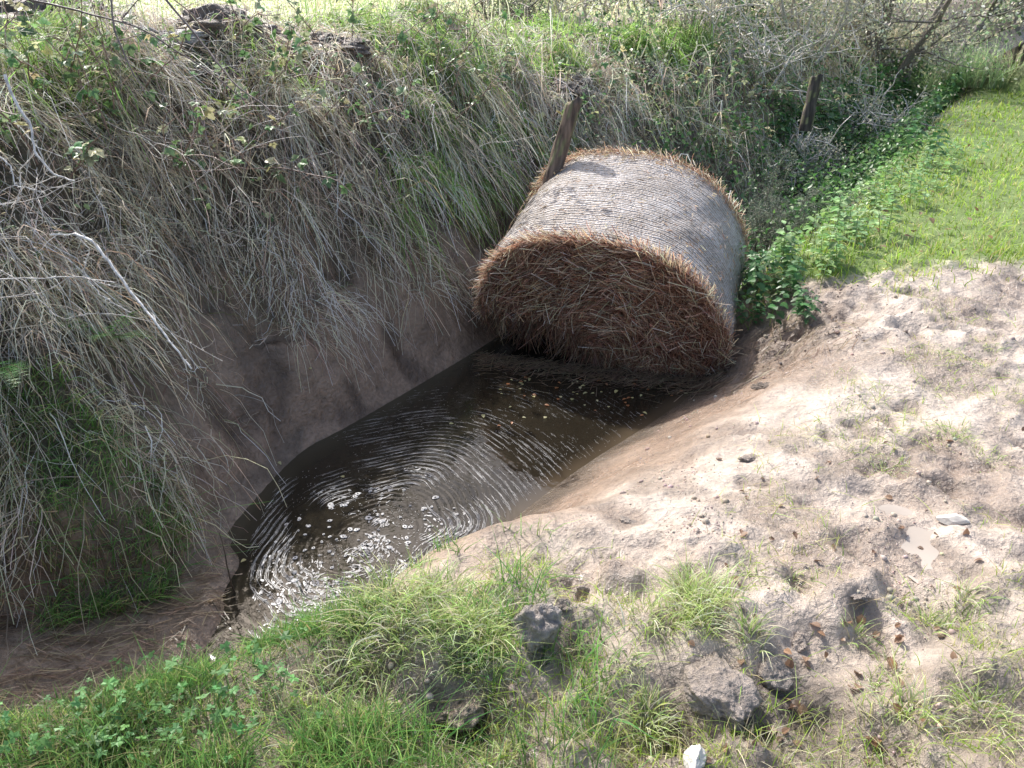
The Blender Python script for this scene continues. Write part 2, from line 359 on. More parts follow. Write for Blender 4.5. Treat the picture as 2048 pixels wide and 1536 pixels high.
for x,y in zip(bx,by):
    if H(np.array([x]),np.array([y]))[0]>-.52 or x<-1.02: continue
    R=random.choice([.005,.006,.008,.011])*random.uniform(.8,1.2); n=14; a=np.arange(n)*2*math.pi/n
    jo=1+rng.uniform(-.2,.3,n); inn=R*random.uniform(.15,.45)
    st=random.uniform(1,1.5); an=random.uniform(0,3); c_,s_=math.cos(an),math.sin(an)
    def rr_(ex,ey,z): return np.stack([x+ex*c_-ey*s_,y+ex*s_+ey*c_,np.full(n,z)],1)
    V=np.concatenate([rr_(R*jo*np.cos(a)*st,R*jo*np.sin(a),-.4976),rr_(R*.85*np.cos(a)*st,R*.85*np.sin(a),-.4955),rr_(inn*np.cos(a)*st,inn*np.sin(a),-.4968)])
    cc=random.uniform(.4,.7)
    g.add(V,[(i+n*k_,(i+1)%n+n*k_,n+(i+1)%n+n*k_,n+i+n*k_) for i in range(n) for k_ in (0,1)],None,(cc,cc*.98,cc*.96))
tag(g.build('foam',M_foam,None,True),'white foam flecks and bubbles swirling in rings on the brown water','foam',kind='stuff')
# ---------- grass scattering
def scat(n,rmin,rmax,amax):
    r=np.exp(rng.uniform(math.log(rmin),math.log(rmax),n)); a=np.radians(rng.uniform(-amax,amax,n))
    return r*np.sin(a),r*np.cos(a),r
def pick(cols,n,j=.15):
    c=np.array(cols)[rng.integers(0,len(cols),n)]
    return c*(1+rng.normal(0,j,(n,1)))*(1+rng.normal(0,.06,(n,3)))
def blades(g,x,y,z,h,w,cols,lean=.5,K=4,brown=.45,lay=None,tip=1.25,tint=None):
    n=len(x)
    a=rng.uniform(0,2*math.pi,n); ln=np.abs(rng.normal(0,lean,n))*h
    dx,dy=np.cos(a)*ln,np.sin(a)*ln
    if lay is not None: dx=dx+lay[0]*h; dy=dy+lay[1]*h
    k=np.linspace(0,1,K)[None,:]
    Pn=np.stack([x[:,None]+dx[:,None]*k**2,y[:,None]+dy[:,None]*k**2,z[:,None]-.01+h[:,None]*(k-.25*k**2*np.minimum(1.5,(ln/h)[:,None]))],-1)
    W=np.asarray(w)[:,None]*np.array([1,.9,.6,.08])[:K] if K==4 else np.asarray(w)[:,None]*np.linspace(1,.1,K)
    c=pick(cols,n)
    if tint is not None: c=c*tint[:,None]
    g.ribbons(Pn,W,c*brown*1.2,c*tip)  # same hue throughout, darker at the root and lighter at the tip
GR=[(.42,.62,.09),(.47,.66,.12),(.52,.66,.16),(.35,.56,.08),(.60,.64,.22),(.70,.66,.38)]
GRS=[(.17,.36,.10),(.21,.41,.11),(.15,.31,.09),(.26,.42,.12),(.46,.46,.22)]
x,y,r=scat(130000,4.1,70,44)
hh,dlx,drx,a1,a2,a3=terr(x,y)
yy_=y+fbm(x,y,.6,3,97)*.6+fbm(x,y,.2,3,98)*.5
m=(drx>.25)&(rng.uniform(0,1,len(x))<sst(4.4,5.1,yy_))
x,y,r,hh=x[m],y[m],r[m],hh[m]
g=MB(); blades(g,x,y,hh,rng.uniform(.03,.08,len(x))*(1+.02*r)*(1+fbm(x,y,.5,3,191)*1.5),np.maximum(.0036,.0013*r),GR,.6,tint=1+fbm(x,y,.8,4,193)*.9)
tag(g.build('lawn_grass',M_grass),'short bright green grass on the field beyond the mud at right','grass',kind='stuff')
x,y,r=scat(50000,7,90,46)
hh,dlx,drx,a1,a2,a3=terr(x,y)
m=(dlx>3.2+a1); x,y,r,hh=x[m],y[m],r[m],hh[m]
g=MB(); blades(g,x,y,hh,rng.uniform(.04,.09,len(x))*(1+.02*r),np.maximum(.003,.0013*r),[(.54,.62,.28),(.6,.66,.32),(.46,.57,.24),(.68,.66,.42)],.7)
tag(g.build('field_grass',M_grass),'pale sunlit grass of the field behind the hedge bank','grass',kind='stuff')
x,y,r=scat(100000,1.3,5.3,50)
hh,dlx,drx,a1,a2,a3=terr(x,y)
dn=sst(.0,.18,fbm(x,y,.4,4,121))*sst(.6,1.1,drx)*.45*(y>1.8)*sst(.6,1.2,x)
dn=dn+(y<2.02)*(drx>.3)*(x>-.1)*sst(-.0,.2,fbm(x,y,.25,3,123))*.6
dn=dn+(y<1.45)*(drx>.3)*.28+.02*(drx>.9)
for (cx,cy,rx,ry) in PUD: dn=dn*(((x-cx)/rx)**2+((y-cy)/ry)**2>2.2)
m=rng.uniform(0,1,len(x))<dn; x,y,hh=x[m],y[m],hh[m]
g=MB(); blades(g,x,y,hh,rng.uniform(.02,.07,len(x)),rng.uniform(.002,.0034,len(x)),GR+[(.70,.66,.44)]*3,1.1)
tag(g.build('sparse_grass',M_grass),'thin trampled grass poking through the churned mud','grass',kind='stuff')
x=rng.uniform(-2.4,.25,54000); y=rng.uniform(.9,2.15,54000)
hh,dlx,drx,a1,a2,a3=terr(x,y)
cl=fbm(x,y,.22,3,125)
m=(drx>.16)&(rng.uniform(0,1,len(x))<(1-.8*sst(-.5,-.05,x)))&(rng.uniform(0,1,len(x))<.35+.65*sst(-.12,.08,cl))
m&=~((x>-.6)&(cl<.03))
x,y,hh,drx,cl=x[m],y[m],hh[m],drx[m],cl[m]
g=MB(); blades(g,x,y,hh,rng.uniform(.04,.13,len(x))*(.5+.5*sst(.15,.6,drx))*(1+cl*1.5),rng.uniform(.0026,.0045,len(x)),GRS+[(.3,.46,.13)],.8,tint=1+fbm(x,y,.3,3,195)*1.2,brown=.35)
tag(g.build('lush_grass',M_grass),'dewy deep green grass along the near edge of the ditch','grass',kind='stuff')
x=rng.uniform(-2.6,-1.15,16000); y=rng.uniform(1.9,3.2,16000)
hh,dlx,drx,a1,a2,a3=terr(x,y)
m=(dlx>-.04)&(dlx<.5)&(x<-1.28)&(y<2.7)&(fbm(x,y,.2,3,127)>-.08); x,y,hh=x[m],y[m],hh[m]
g=MB(); blades(g,x,y,hh,rng.uniform(.05,.15,len(x)),rng.uniform(.0028,.0044,len(x)),GRS,.8,lay=(.4,-.3))
tag(g.build('bank_foot_grass',M_grass),'dark green grass at the foot of the left bank','grass',kind='stuff')
# ---------- hanging stalks
def hanging(n,dmin,dmax,ymin,ymax,lmin,lmax,w,cols,K=7,cond=None,arch=.25,spread=.5,off=(.01,.1),name=None,label=None,mat=None,dark=.75,fall=.6,clump=1.9,cth=(-.02,.14),csc=.17):
    x=rng.uniform(-3.8,6,n*10); y=rng.uniform(ymin,ymax,n*10)
    hh,dlx,drx,a1,a2,a3=terr(x,y)
    m=(dlx>dmin)&(dlx<dmax)&(rng.uniform(0,1,len(x))<.10+sst(cth[0],cth[1],fbm(x,y,csc,2,133)))
    if cond is not None: m&=cond(x,y,dlx)
    x,y,hh,dlx=x[m][:n],y[m][:n],hh[m][:n],dlx[m][:n]; n=len(x)
    e=.05
    gx=(terr(x+e,y)[1]-dlx)/e; gy=(terr(x,y+e)[1]-dlx)/e
    gl=np.hypot(gx,gy)+1e-6; gx=-gx/gl; gy=-gy/gl
    gx=gx*.75+.12; gy=gy*.75-.32
    a=rng.normal(0,spread,n)+fbm(x,y,.24,2,135)*clump*2; dx=gx*np.cos(a)-gy*np.sin(a); dy=gx*np.sin(a)+gy*np.cos(a)
    l=rng.uniform(lmin,lmax,n); k=np.linspace(0,1,K)[None,:]
    hor=.62; up=rng.uniform(.1,1,n)*arch*(1+2*(rng.uniform(0,1,n)<.10))
    jit=np.cumsum(rng.normal(0,.018,(n,K,2)),1)
    Px=x[:,None]+dx[:,None]*l[:,None]*k*hor+jit[:,:,0]; Py=y[:,None]+dy[:,None]*l[:,None]*k*hor+jit[:,:,1]
    Pz=hh[:,None]+l[:,None]*(up[:,None]*4*k*(1-k)*.6-fall*k**1.5)+.02
    gz=H(Px.ravel(),Py.ravel()).reshape(n,K)+rng.uniform(off[0],off[1],(n,1))*np.minimum(1,k*3+.1)
    Pz=np.maximum(Pz,np.maximum(gz,-.49))
    W=rng.uniform(.5,1.3,(n,1))*w*np.linspace(1,.5,K)[None,:]*np.maximum(1,y[:,None]/4)
    c=pick(cols,n,.28)*(1+fbm(x,y,.22,3,137)*1.2)[:,None]
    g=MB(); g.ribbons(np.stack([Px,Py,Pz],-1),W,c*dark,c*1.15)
    o=g.build(name,mat or M_dry); tag(o,label,'grass',kind='stuff')
DRY=[(.92,.83,.63),(.82,.73,.55),(.95,.90,.74),(.66,.57,.43),(.86,.79,.65),(.38,.29,.21)]
hanging(13500,.5,2.0,2.0,7.5,.22,.75,.0046,DRY,name='hanging_stalks',label='long dead grass stalks hanging down the left ditch bank',cond=lambda x,y,d:(fbm(x,y,.5,2,131)>-.22),spread=.6,off=(.01,.17))
hanging(7000,.20,.80,2.3,4.9,.15,.5,.0040,DRY,name='drooping_stalks',label='straggly dead stalks drooping over the bare mud wall above the pool',cond=lambda x,y,d:(fbm(x,y,.35,3,139)+d*.35>.10),spread=.5,off=(.01,.10),cth=(-.08,.12))
hanging(4500,.12,.8,2.0,3.4,.2,.55,.0045,DRY+[(.42,.43,.24)],name='lower_stalks',label='pale dead stalks draped over the bank foot at left',cond=lambda x,y,d:(x<-1.3),spread=.75)
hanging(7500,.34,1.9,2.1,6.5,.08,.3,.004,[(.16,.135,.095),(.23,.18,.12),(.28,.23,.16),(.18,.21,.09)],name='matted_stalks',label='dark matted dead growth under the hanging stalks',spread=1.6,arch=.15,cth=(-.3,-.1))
hanging(5600,.5,2.3,2.1,8,.15,.5,.003,[(.88,.84,.76),(.74,.67,.58),(.48,.4,.33)],name='loose_twigs',label='thin dry twigs sticking out of the bank at all angles',spread=2.5,arch=.8,fall=.2,K=6,off=(.02,.24),cth=(-.2,.1))
def gp(x,y,d):
    f=fbm(x,y,.7,2,141)
    return (f>.0)|((x>-.7)&(x<.45)&(d<1.9)&(y<8))|((d>1.4)&(y<5.2)&(x<-1.3)&(f>-.15))
hanging(18000,1.05,2.5,2.4,10,.12,.34,.0056,[(.38,.60,.16),(.46,.66,.20),(.31,.51,.13),(.60,.68,.36)],K=5,name='crest_grass',label='long green grass spilling over the top of the bank',mat=M_grass,cond=gp,dark=.5,spread=.8,arch=.8,off=(.05,.22),cth=(-.12,.08),csc=.25)
hanging(3800,.35,1.8,4.6,6.8,.12,.34,.005,[(.32,.52,.14),(.40,.58,.17),(.26,.44,.12)],K=5,name='bank_face_grass',label='green grass growing down the bank behind the round bale',mat=M_grass,cond=lambda x,y,d:(x<.5)&(x>-.8),dark=.5,arch=.5,off=(.05,.18),cth=(-.2,.1))
hanging(12000,.1,2.6,7.0,18,.15,.5,.005,DRY*2+[(.46,.56,.26)]*3,name='hedge_bottom_grass',label='rough mixed grass on the bank further along the ditch',spread=1.4,arch=.7)
def leafcover(n,cond,smin,smax,cols,name,label,lift=(.02,.2),xr=(-3.6,8),yr=(2,14),cat='leaves'):
    x=rng.uniform(xr[0],xr[1],n*6); y=rng.uniform(yr[0],yr[1],n*6)
    hh,dlx,drx,a1,a2,a3=terr(x,y); m=cond(x,y,dlx,drx); x,y,hh=x[m][:n],y[m][:n],hh[m][:n]
    n=len(x); pos=np.stack([x,y,hh+rng.uniform(lift[0],lift[1],n)],1)
    g=MB(); g.inst(LEAF3[0],LEAF3[1],None,pos,rots(n,.6),rng.uniform(smin,smax,n)*np.maximum(1,y/8),pick(cols,n,.25))
    tag(g.build(name,M_leaf),label,cat,kind='stuff')
BR=[(.13,.25,.10),(.18,.31,.13),(.10,.19,.08),(.27,.34,.19),(.48,.48,.31)]
leafcover(6500,lambda x,y,d,r:(d>.55)&(d<2.3)&(fbm(x,y,.35,3,151)>.05)&(y<6.8),.02,.05,BR,'bramble_leaf_cover','small dark bramble leaves scattered through the dead growth')
leafcover(7500,lambda x,y,d,r:(d>.1)&(d<2.2)&(y>5.6)&(x>.6)&(fbm(x,y,.6,3,153)>-.02),.025,.05,[(.14,.25,.10),(.20,.32,.14),(.11,.20,.08),(.30,.38,.21),(.60,.56,.38)],'hedge_leaf_cover','dark bramble leaves covering the bank behind the bale',(.04,.4),(.5,9),(5.6,16))
leafcover(9000,lambda x,y,d,r:(d<.35)&(r<.25)&(y>5.55)&(x>1.0),.03,.06,[(.09,.21,.06),(.13,.27,.08),(.07,.16,.05),(.19,.31,.12)],'ditch_leaf_cover','dense dark green growth choking the ditch beyond the bale',(.04,.5),(.8,9),(5.5,16))
leafcover(2600,lambda x,y,d,r:(r>-.05)&(r<.5+.5*fbm(x,y,.5,2,155))&(y>4.5)&(y<9.5),.025,.05,[(.30,.52,.15),(.38,.56,.22),(.22,.42,.11),(.46,.56,.32)],'ditch_edge_leaves','low leafy weeds spilling over the ditch edge right of the bale',(.02,.14),(1,6),(4.3,9.5))
# ---------- bale
RW,RT,RB=.765,.66,.36; BL=1.22
bale=empty('straw_bale',(.50,4.45,-.31),'round straw bale in grey net wrap wedged across the ditch, end sagging into the water','bale')
bale.rotation_euler=(math.radians(12.5),math.radians(6),math.radians(-16))
def lip(px): return .06-.17*sst(-.20,.25,px)+.02*np.sin(px*17)+fbm(px,px*0+3,.16,3,177)*.14
def under(px,pz): return .34*sst(.0,.18,lip(px)-pz)
def sec(a,y=0):
    c,s=np.cos(a),np.sin(a)
    e=2/2.1
    x=RW*np.sign(c)*np.abs(c)**e; z=np.where(s>0,RT,RB)*np.sign(s)*np.abs(s)**e
    x=x*np.where(s<0,1-.22*(np.abs(s))**1.2,1)
    f=1+.022*np.sin(a*3+.8)+.014*np.sin(a*5+2)
    return x*f,z*f
nA,nY=260,110
A=np.arange(nA)*2*math.pi/nA; Yb=np.linspace(0,BL,nY)
AA,YY=np.meshgrid(A,Yb); sx,sz=sec(AA)
bul=1+.012*np.sin(np.pi*YY/BL)+fbm(np.cos(AA)*2+5,np.sin(AA)*2+YY*2,.5,4,161)*.05+.0025*np.sin(YY*2*math.pi/.055+2*fbm(AA,YY,.5,2,163))
bul=bul-(sx<-.2)*(sz>0)*.04*sst(.2,1.2,YY)*sst(.2,.7,-sx)
endc=1-.03*np.exp(-(YY/.03)**2)-.03*np.exp(-((BL-YY)/.03)**2)
YS=YY+under(sx,sz)*(1-YY/BL)
V=np.stack([sx*bul*endc,YS,sz*bul*endc],-1)
i3=np.arange(nA*nY).reshape(nY,nA); j3=np.roll(i3,-1,1)
g=MB(); g.add(V,np.stack([i3[:-1],j3[:-1],j3[1:],i3[1:]],-1).reshape(-1,4))
def net_mat():
    m,nt=nodes('net_wrap'); L=nt.links.new
    tc=N(nt,'ShaderNodeTexCoord'); sx=N(nt,'ShaderNodeSeparateXYZ'); L(tc.outputs['Object'],sx.inputs[0])
    dn=N(nt,'ShaderNodeTexNoise'); dn.inputs['Scale'].default_value=5; dn.inputs['Detail'].default_value=3; L(tc.outputs['Object'],dn.inputs['Vector'])
    a=N(nt,'ShaderNodeMath',operation='MULTIPLY_ADD'); L(dn.outputs['Fac'],a.inputs[0]); a.inputs[1].default_value=.04; L(sx.outputs['Y'],a.inputs[2])
    f=N(nt,'ShaderNodeMath',operation='MULTIPLY'); L(a.outputs[0],f.inputs[0]); f.inputs[1].default_value=2*math.pi/.020
    s=N(nt,'ShaderNodeMath',operation='SINE'); L(f.outputs[0],s.inputs[0])
    fn=N(nt,'ShaderNodeTexNoise'); fn.inputs['Scale'].default_value=75; fn.inputs['Detail'].default_value=4; L(tc.outputs['Object'],fn.inputs['Vector'])
    ad=N(nt,'ShaderNodeMath',operation='MULTIPLY_ADD'); L(fn.outputs['Fac'],ad.inputs[0]); ad.inputs[1].default_value=5.0; L(s.outputs[0],ad.inputs[2])
    mr=N(nt,'ShaderNodeMapRange'); mr.inputs['From Min'].default_value=1.6; mr.inputs['From Max'].default_value=3.0; L(ad.outputs[0],mr.inputs['Value'])
    big=N(nt,'ShaderNodeTexNoise'); big.inputs['Scale'].default_value=4; big.inputs['Detail'].default_value=7; big.inputs['Roughness'].default_value=.7; L(tc.outputs['Object'],big.inputs['Vector'])
    cr=N(nt,'ShaderNodeValToRGB'); cr.color_ramp.elements[0].color=(.20,.15,.11,1); cr.color_ramp.elements[1].color=(.40,.32,.25,1)
    cr.color_ramp.elements[0].position=.35;cr.color_ramp.elements[1].position=.65; L(big.outputs['Fac'],cr.inputs[0])
    cr2=N(nt,'ShaderNodeValToRGB'); cr2.color_ramp.elements[0].color=(.42,.385,.36,1); cr2.color_ramp.elements[1].color=(.70,.67,.66,1)
    cr2.color_ramp.elements[0].position=.38;cr2.color_ramp.elements[1].position=.60; L(big.outputs['Fac'],cr2.inputs[0])
    mx=N(nt,'ShaderNodeMix',data_type='RGBA'); L(mr.outputs[0],mx.inputs[0]); L(cr.outputs[0],mx.inputs[6]); L(cr2.outputs[0],mx.inputs[7])
    p=N(nt,'ShaderNodeBsdfPrincipled'); p.inputs['Roughness'].default_value=.5; L(mx.outputs[2],p.inputs['Base Color'])
    b=N(nt,'ShaderNodeBump'); b.inputs['Strength'].default_value=.8; b.inputs['Distance'].default_value=.006; L(ad.outputs[0],b.inputs['Height']); L(b.outputs[0],p.inputs['Normal'])
    o=N(nt,'ShaderNodeOutputMaterial'); L(p.outputs[0],o.inputs[0]); return m
g.build('net_wrap',net_mat(),bale,True)
def faced(px,pz,r,sgn):
    dep=.05*(1-r**2)+fbm(px,pz,.22,4,171)*.11*np.minimum(1,(1-r)*6+.15)
    if sgn<0: dep=dep-under(px,pz)
    return dep
def endface(sgn,y0,name):
    nr=80; rr_=np.linspace(0,1,nr); RR,AE=np.meshgrid(rr_,A,indexing='ij'); ex,ez=sec(AE)
    px,pz=ex*RR,ez*RR
    dep=faced(px,pz,RR,sgn)
    V=np.stack([px,y0+sgn*dep,pz],-1)
    ii=np.arange(nr*nA).reshape(nr,nA); jj=np.roll(ii,-1,1)
    qq=np.stack([ii[:-1],jj[:-1],jj[1:],ii[1:]],-1).reshape(-1,4)
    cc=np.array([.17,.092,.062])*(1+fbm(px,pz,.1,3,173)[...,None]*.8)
    if sgn<0: cc=cc*(1-.7*sst(.0,.1,lip(px)-pz))[...,None]  # painted shade: face colour darkens in the undercut below the lip
    g=MB(); g.add(V,qq,None,cc.reshape(-1,3)); return g.build(name,M_dry,bale,True)
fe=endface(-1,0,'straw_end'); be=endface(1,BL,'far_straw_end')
def straws(n,y0,sgn,rlo,rhi,lmin,lmax,cols,outw=(0,.03),rad=0.0,hang=0.0,a0=0,a1=2*math.pi,K=4,w=.0034,tang=.6,top=False):
    a=rng.uniform(a0,a1,n); r=np.sqrt(rng.uniform(rlo**2,rhi**2,n)); ex,ez=sec(a)
    px,pz=ex*r,ez*r
    if top: 
        kk=pz>lip(px)-.05; a,r,px,pz=a[kk],r[kk],px[kk],pz[kk]; n=len(a)
    dep=faced(px,pz,r,sgn)
    ta=np.arctan2(pz+.1,px)+math.pi/2+rng.normal(0,tang,n)+fbm(px,pz,.15,2,175)*2
    l=rng.uniform(lmin,lmax,n)
    d=np.stack([np.cos(ta),rng.normal(0,.12,n)+sgn*.08,np.sin(ta)],1)
    th=np.arctan2(pz,px); rdir=np.stack([np.cos(th),np.zeros(n),np.sin(th)],1)
    d=d*(1-rad)+rdir*rad; d[:,2]-=hang; d/=np.linalg.norm(d,axis=1)[:,None]
    s=np.stack([px,y0+sgn*(dep+rng.uniform(outw[0],outw[1],n)),pz],1)
    k=np.linspace(-.5,.5,K)[None,:,None] if rad==0 and hang==0 else np.linspace(0,1,K)[None,:,None]
    bend=rng.normal(0,.12,(n,1,3))*(k**2)*l[:,None,None]
    Pn=s[:,None,:]+d[:,None,:]*l[:,None,None]*k+bend
    return Pn,rng.uniform(.6,1.3,(n,1))*w*np.ones((1,K)),pick(cols,n,.3)
RED=[(.50,.28,.19),(.40,.22,.155),(.58,.36,.25),(.28,.165,.12),(.68,.50,.36),(.54,.32,.215)]
PAL=[(.84,.70,.50),(.72,.56,.40),(.92,.84,.66)]
g=MB()
for args in [(14000,0,-1,0,1,.03,.12,RED,(0,.035)),(1900,0,-1,.1,1,.05,.17,PAL,(.01,.055))]:
    a_,b_,c_=straws(*args,top=True); g.ribbons(a_,b_,c_*.75,c_*1.1)
a_,b_,c_=straws(1500,0,-1,.2,1,.06,.16,RED+PAL,(.0,.03),hang=.9,top=True,K=5); g.ribbons(a_,b_,c_*.8,c_*1.1)
a_,b_,c_=straws(2800,0,-1,.93,1.0,.03,.09,RED+PAL*2,(-.07,.03),rad=.4,a0=-.3,a1=math.pi+.3); g.ribbons(a_,b_,c_)
g.build('loose_straw',M_dry,fe)
g=MB()
n=6200; px=rng.uniform(-.72,.74,n); pz=lip(px)+rng.normal(.0,.05,n); rr0=np.clip(np.abs(px)/RW,0,1)
dep=faced(px,np.maximum(pz,lip(px)),rr0,-1)+rng.uniform(-.08,.03,n); l=rng.uniform(.03,.13,n)+rng.uniform(0,.20,n)*sst(-.1,.3,px)+.10*(fbm(px,px*0,.07,2,179)>.05)
d=np.stack([rng.normal(0,.45,n),-np.abs(rng.normal(0,.2,n))+.10,-np.ones(n)],1); d/=np.linalg.norm(d,axis=1)[:,None]
k=np.linspace(0,1,5)[None,:,None]; st=np.stack([px,-dep,pz],1)
Pn=st[:,None,:]+d[:,None,:]*l[:,None,None]*k+rng.normal(0,.16,(n,1,3))*k**2*l[:,None,None]
cc=pick(RED+PAL[:2],n,.3); g.ribbons(Pn,rng.uniform(.6,1.3,(n,1))*.0034*np.ones((1,5)),cc*.8,cc*.45)
g.build('hanging_straw',M_dry,fe)
g=MB()
a_,b_,c_=straws(3600,BL,1,.95,1.02,.02,.075,RED+PAL*3,(-.12,.02),rad=.28,tang=.8); g.ribbons(a_,b_,c_)
a_,b_,c_=straws(1500,BL,1,0,1,.06,.17,RED,(0,.04)); g.ribbons(a_,b_,c_)
g.build('rim_straw',M_dry,be)
n=1800; a=rng.uniform(.05,math.pi-.05,n); yy=np.where(rng.uniform(0,1,n)<.6,BL-np.abs(rng.normal(0,.08,n))-.01,rng.uniform(.02,BL-.02,n)); ex,ez=sec(a); ta=rng.uniform(0,math.pi,n); l=rng.uniform(.01,.05,n)
tx=-np.sin(a);tz=np.cos(a)
k=np.array([-.5,0,.5])[None,:]
Pn=np.stack([(ex*1.02)[:,None]+l[:,None]*k*np.cos(ta)[:,None]*tx[:,None],yy[:,None]+l[:,None]*k*np.sin(ta)[:,None],(ez*1.02)[:,None]+l[:,None]*k*np.cos(ta)[:,None]*tz[:,None]],-1)
g=MB(); g.ribbons(Pn,.004,pick([(.46,.32,.2),(.34,.23,.15),(.64,.52,.36)],n)); o=g.build('straw_fragments',M_dry,bale); o['kind']='stuff'
# ---------- posts
m,nt=nodes('weathered_wood'); L=nt.links.new
tc=N(nt,'ShaderNodeTexCoord'); mp=N(nt,'ShaderNodeMapping'); mp.inputs['Scale'].default_value=(40,40,4); L(tc.outputs['Object'],mp.inputs[0])
no=N(nt,'ShaderNodeTexNoise'); no.inputs['Scale'].default_value=1; no.inputs['Detail'].default_value=6; L(mp.outputs[0],no.inputs['Vector'])
at=N(nt,'ShaderNodeAttribute',attribute_name='Col'); mr=N(nt,'ShaderNodeMapRange'); mr.inputs['From Min'].default_value=.3;mr.inputs['From Max'].default_value=.7;mr.inputs['To Min'].default_value=.3;mr.inputs['To Max'].default_value=1.6
L(no.outputs['Fac'],mr.inputs['Value']); sc=N(nt,'ShaderNodeVectorMath',operation='SCALE'); L(at.outputs['Color'],sc.inputs[0]); L(mr.outputs[0],sc.inputs['Scale'])
p=N(nt,'ShaderNodeBsdfPrincipled'); p.inputs['Roughness'].default_value=.8; L(sc.outputs[0],p.inputs['Base Color'])
b=N(nt,'ShaderNodeBump'); b.inputs['Strength'].default_value=.8;b.inputs['Distance'].default_value=.015; L(no.outputs['Fac'],b.inputs['Height']); L(b.outputs[0],p.inputs['Normal'])
o=N(nt,'ShaderNodeOutputMaterial'); L(p.outputs[0],o.inputs[0]); M_wood=m
def post(u,v,y,h,r,leanx,leany,label,moss=.4,deep=.5,base=(.19,.135,.10),top=.05):
    d=ray(u,v); t=y/d[1]; b=np.array([d[0]*t,y,CAMH+d[2]*t])
    root=empty('fence_post',b,label,'fence post','old fence posts along the ditch')
    K=34;S=16; ks=np.linspace(-deep,1,K); g=MB()
    V=[];cols=[]
    for i,k in enumerate(ks):
        for j in range(S):
            a=j*2*math.pi/S
            rad=r*(1-.12*max(k,0))*(1+.28*mn.noise(Vector((math.cos(a)*1.6,math.sin(a)*1.6,k*1.6+b[0])))+.2*mn.noise(Vector((math.cos(a)*6,math.sin(a)*6,k*2.5))))
            zz=k*h
            if i==K-1: zz+=top*h*math.cos(a*1+1)+top*h*mn.noise(Vector((math.cos(a)*3,math.sin(a)*3,9)))
            V.append((math.cos(a)*rad+leanx*k*h,math.sin(a)*rad+leany*k*h,zz))
            nz=mn.noise(Vector((math.cos(a)*5,math.sin(a)*5,k*2)))
            c=np.array(base)*(1+.9*nz)
            if mn.noise(Vector((math.cos(a)*2+4,math.sin(a)*2,k*3)))>.3-moss*k*.35: c=np.array([.20,.20,.10])
            cols.append(c)
    V.append((leanx*h,leany*h,h*.95)); cols.append(np.array([.40,.37,.30]))
    ii=np.arange(K*S).reshape(K,S); jj=np.roll(ii,-1,1)
    g.add(V,np.stack([ii[:-1],jj[:-1],jj[1:],ii[1:]],-1).reshape(-1,4),[((K-1)*S+j,(K-1)*S+(j+1)%S,K*S) for j in range(S)],np.array(cols))
    g.build('post',M_wood,root,True)
    if moss>0:
        g=MB(); nn=160; a=rng.uniform(0,2*math.pi,nn); rr=r*.75*np.sqrt(rng.uniform(0,1,nn))
        blades(g,rr*np.cos(a)+leanx*h,rr*np.sin(a)+leany*h,np.full(nn,h*.96),rng.uniform(.008,.022,nn),np.full(nn,.006),[(.3,.31,.14),(.4,.38,.2)],.6)
        g.build('moss',M_grass,root)
    return root
post(1100,375,5.45,.55,.058,.27,.05,'leaning rotten fence post with mossy top behind the left of the bale',.5,.3)
post(1618,225,8.3,.34,.06,.06,.02,'short dark fence post among brambles right of the bale',.2,.5,(.085,.07,.06))
for u,v in [(2026,125),(2042,128)]:
    g_=PG(u,v); post(u,v,float(g_[1]),.24,.022,0,0,'small distant fence post at the top right, '+('left' if u<2030 else 'right')+' of the pair',0,base=(.2,.16,.13))
# ---------- brambles & branches
def walk(p0,d0,l,K,grav=.25,jit=.1,ground=True):
    p=np.array(p0,float); d=np.array(d0,float); d/=np.linalg.norm(d); out=[p.copy()]
    for i in range(K-1):
        d=d+rng.normal(0,jit,3); d[2]-=grav*(l/K)*2; d/=np.linalg.norm(d)
        p=p+d*l/(K-1)
        if ground:
            h=H(np.array([p[0]]),np.array([p[1]]))[0]+.05
            if p[2]<h: p[2]=h; d[2]=abs(d[2])*.2
        out.append(p.copy())
    return np.array(out)
def resample(pl,K,j=0.0):
    pl=np.array(pl,float); s=np.r_[0,np.cumsum(np.linalg.norm(np.diff(pl,axis=0),axis=1))]
    t=np.linspace(0,s[-1],K); o=np.stack([np.interp(t,s,pl[:,i]) for i in range(3)],1)
    if j: o[1:-1]+=rng.normal(0,j,(K-2,3))
    return o
def leaves_along(g,path,n,smin,smax,cols,trip=True):
    K=len(path)
    for i in range(n):
        t=rng.uniform(.12,1)*(K-1); a=int(min(K-2,t)); f=t-a; p=path[a]*(1-f)+path[a+1]*f
        s=rng.uniform(smin,smax); R=rots(1,.6)[0]
        pet=R@np.array([0,s*.6,.01]); 
        c=pick(cols,1,.2)[0]
        ps=[p+pet]*3 if trip else [p+pet]
        Rs=[]
        for q_ in ((0,1.15,-1.15) if trip else (0,)):
            cz,sz_=math.cos(q_),math.sin(q_); Rs.append(R@np.array([[cz,-sz_,0],[sz_,cz,0],[0,0,1]]))
        g.inst(LEAF6[0],LEAF6[1],None,ps,np.array(Rs),[s]+[s*.8]*(len(ps)-1),c)
        g.tubes(np.array([p,p+pet*.5,p+pet]),.0012,(.25,.18,.12),3)
def thorns(g,path,n,s,c):
    K=len(path)
    for i in range(n):
        t=rng.uniform(0,K-1.01); a=int(t); p=path[a]+(path[a+1]-path[a])*(t-a)
        d=rng.normal(size=3); d/=np.linalg.norm(d)
        g.tubes(np.array([p,p+d*s*.5,p+d*s]),[[s*.22,s*.1,.0002]],c,3)
BRL=[(.18,.32,.13),(.25,.38,.17),(.13,.24,.10),(.38,.45,.27),(.56,.54,.30)]
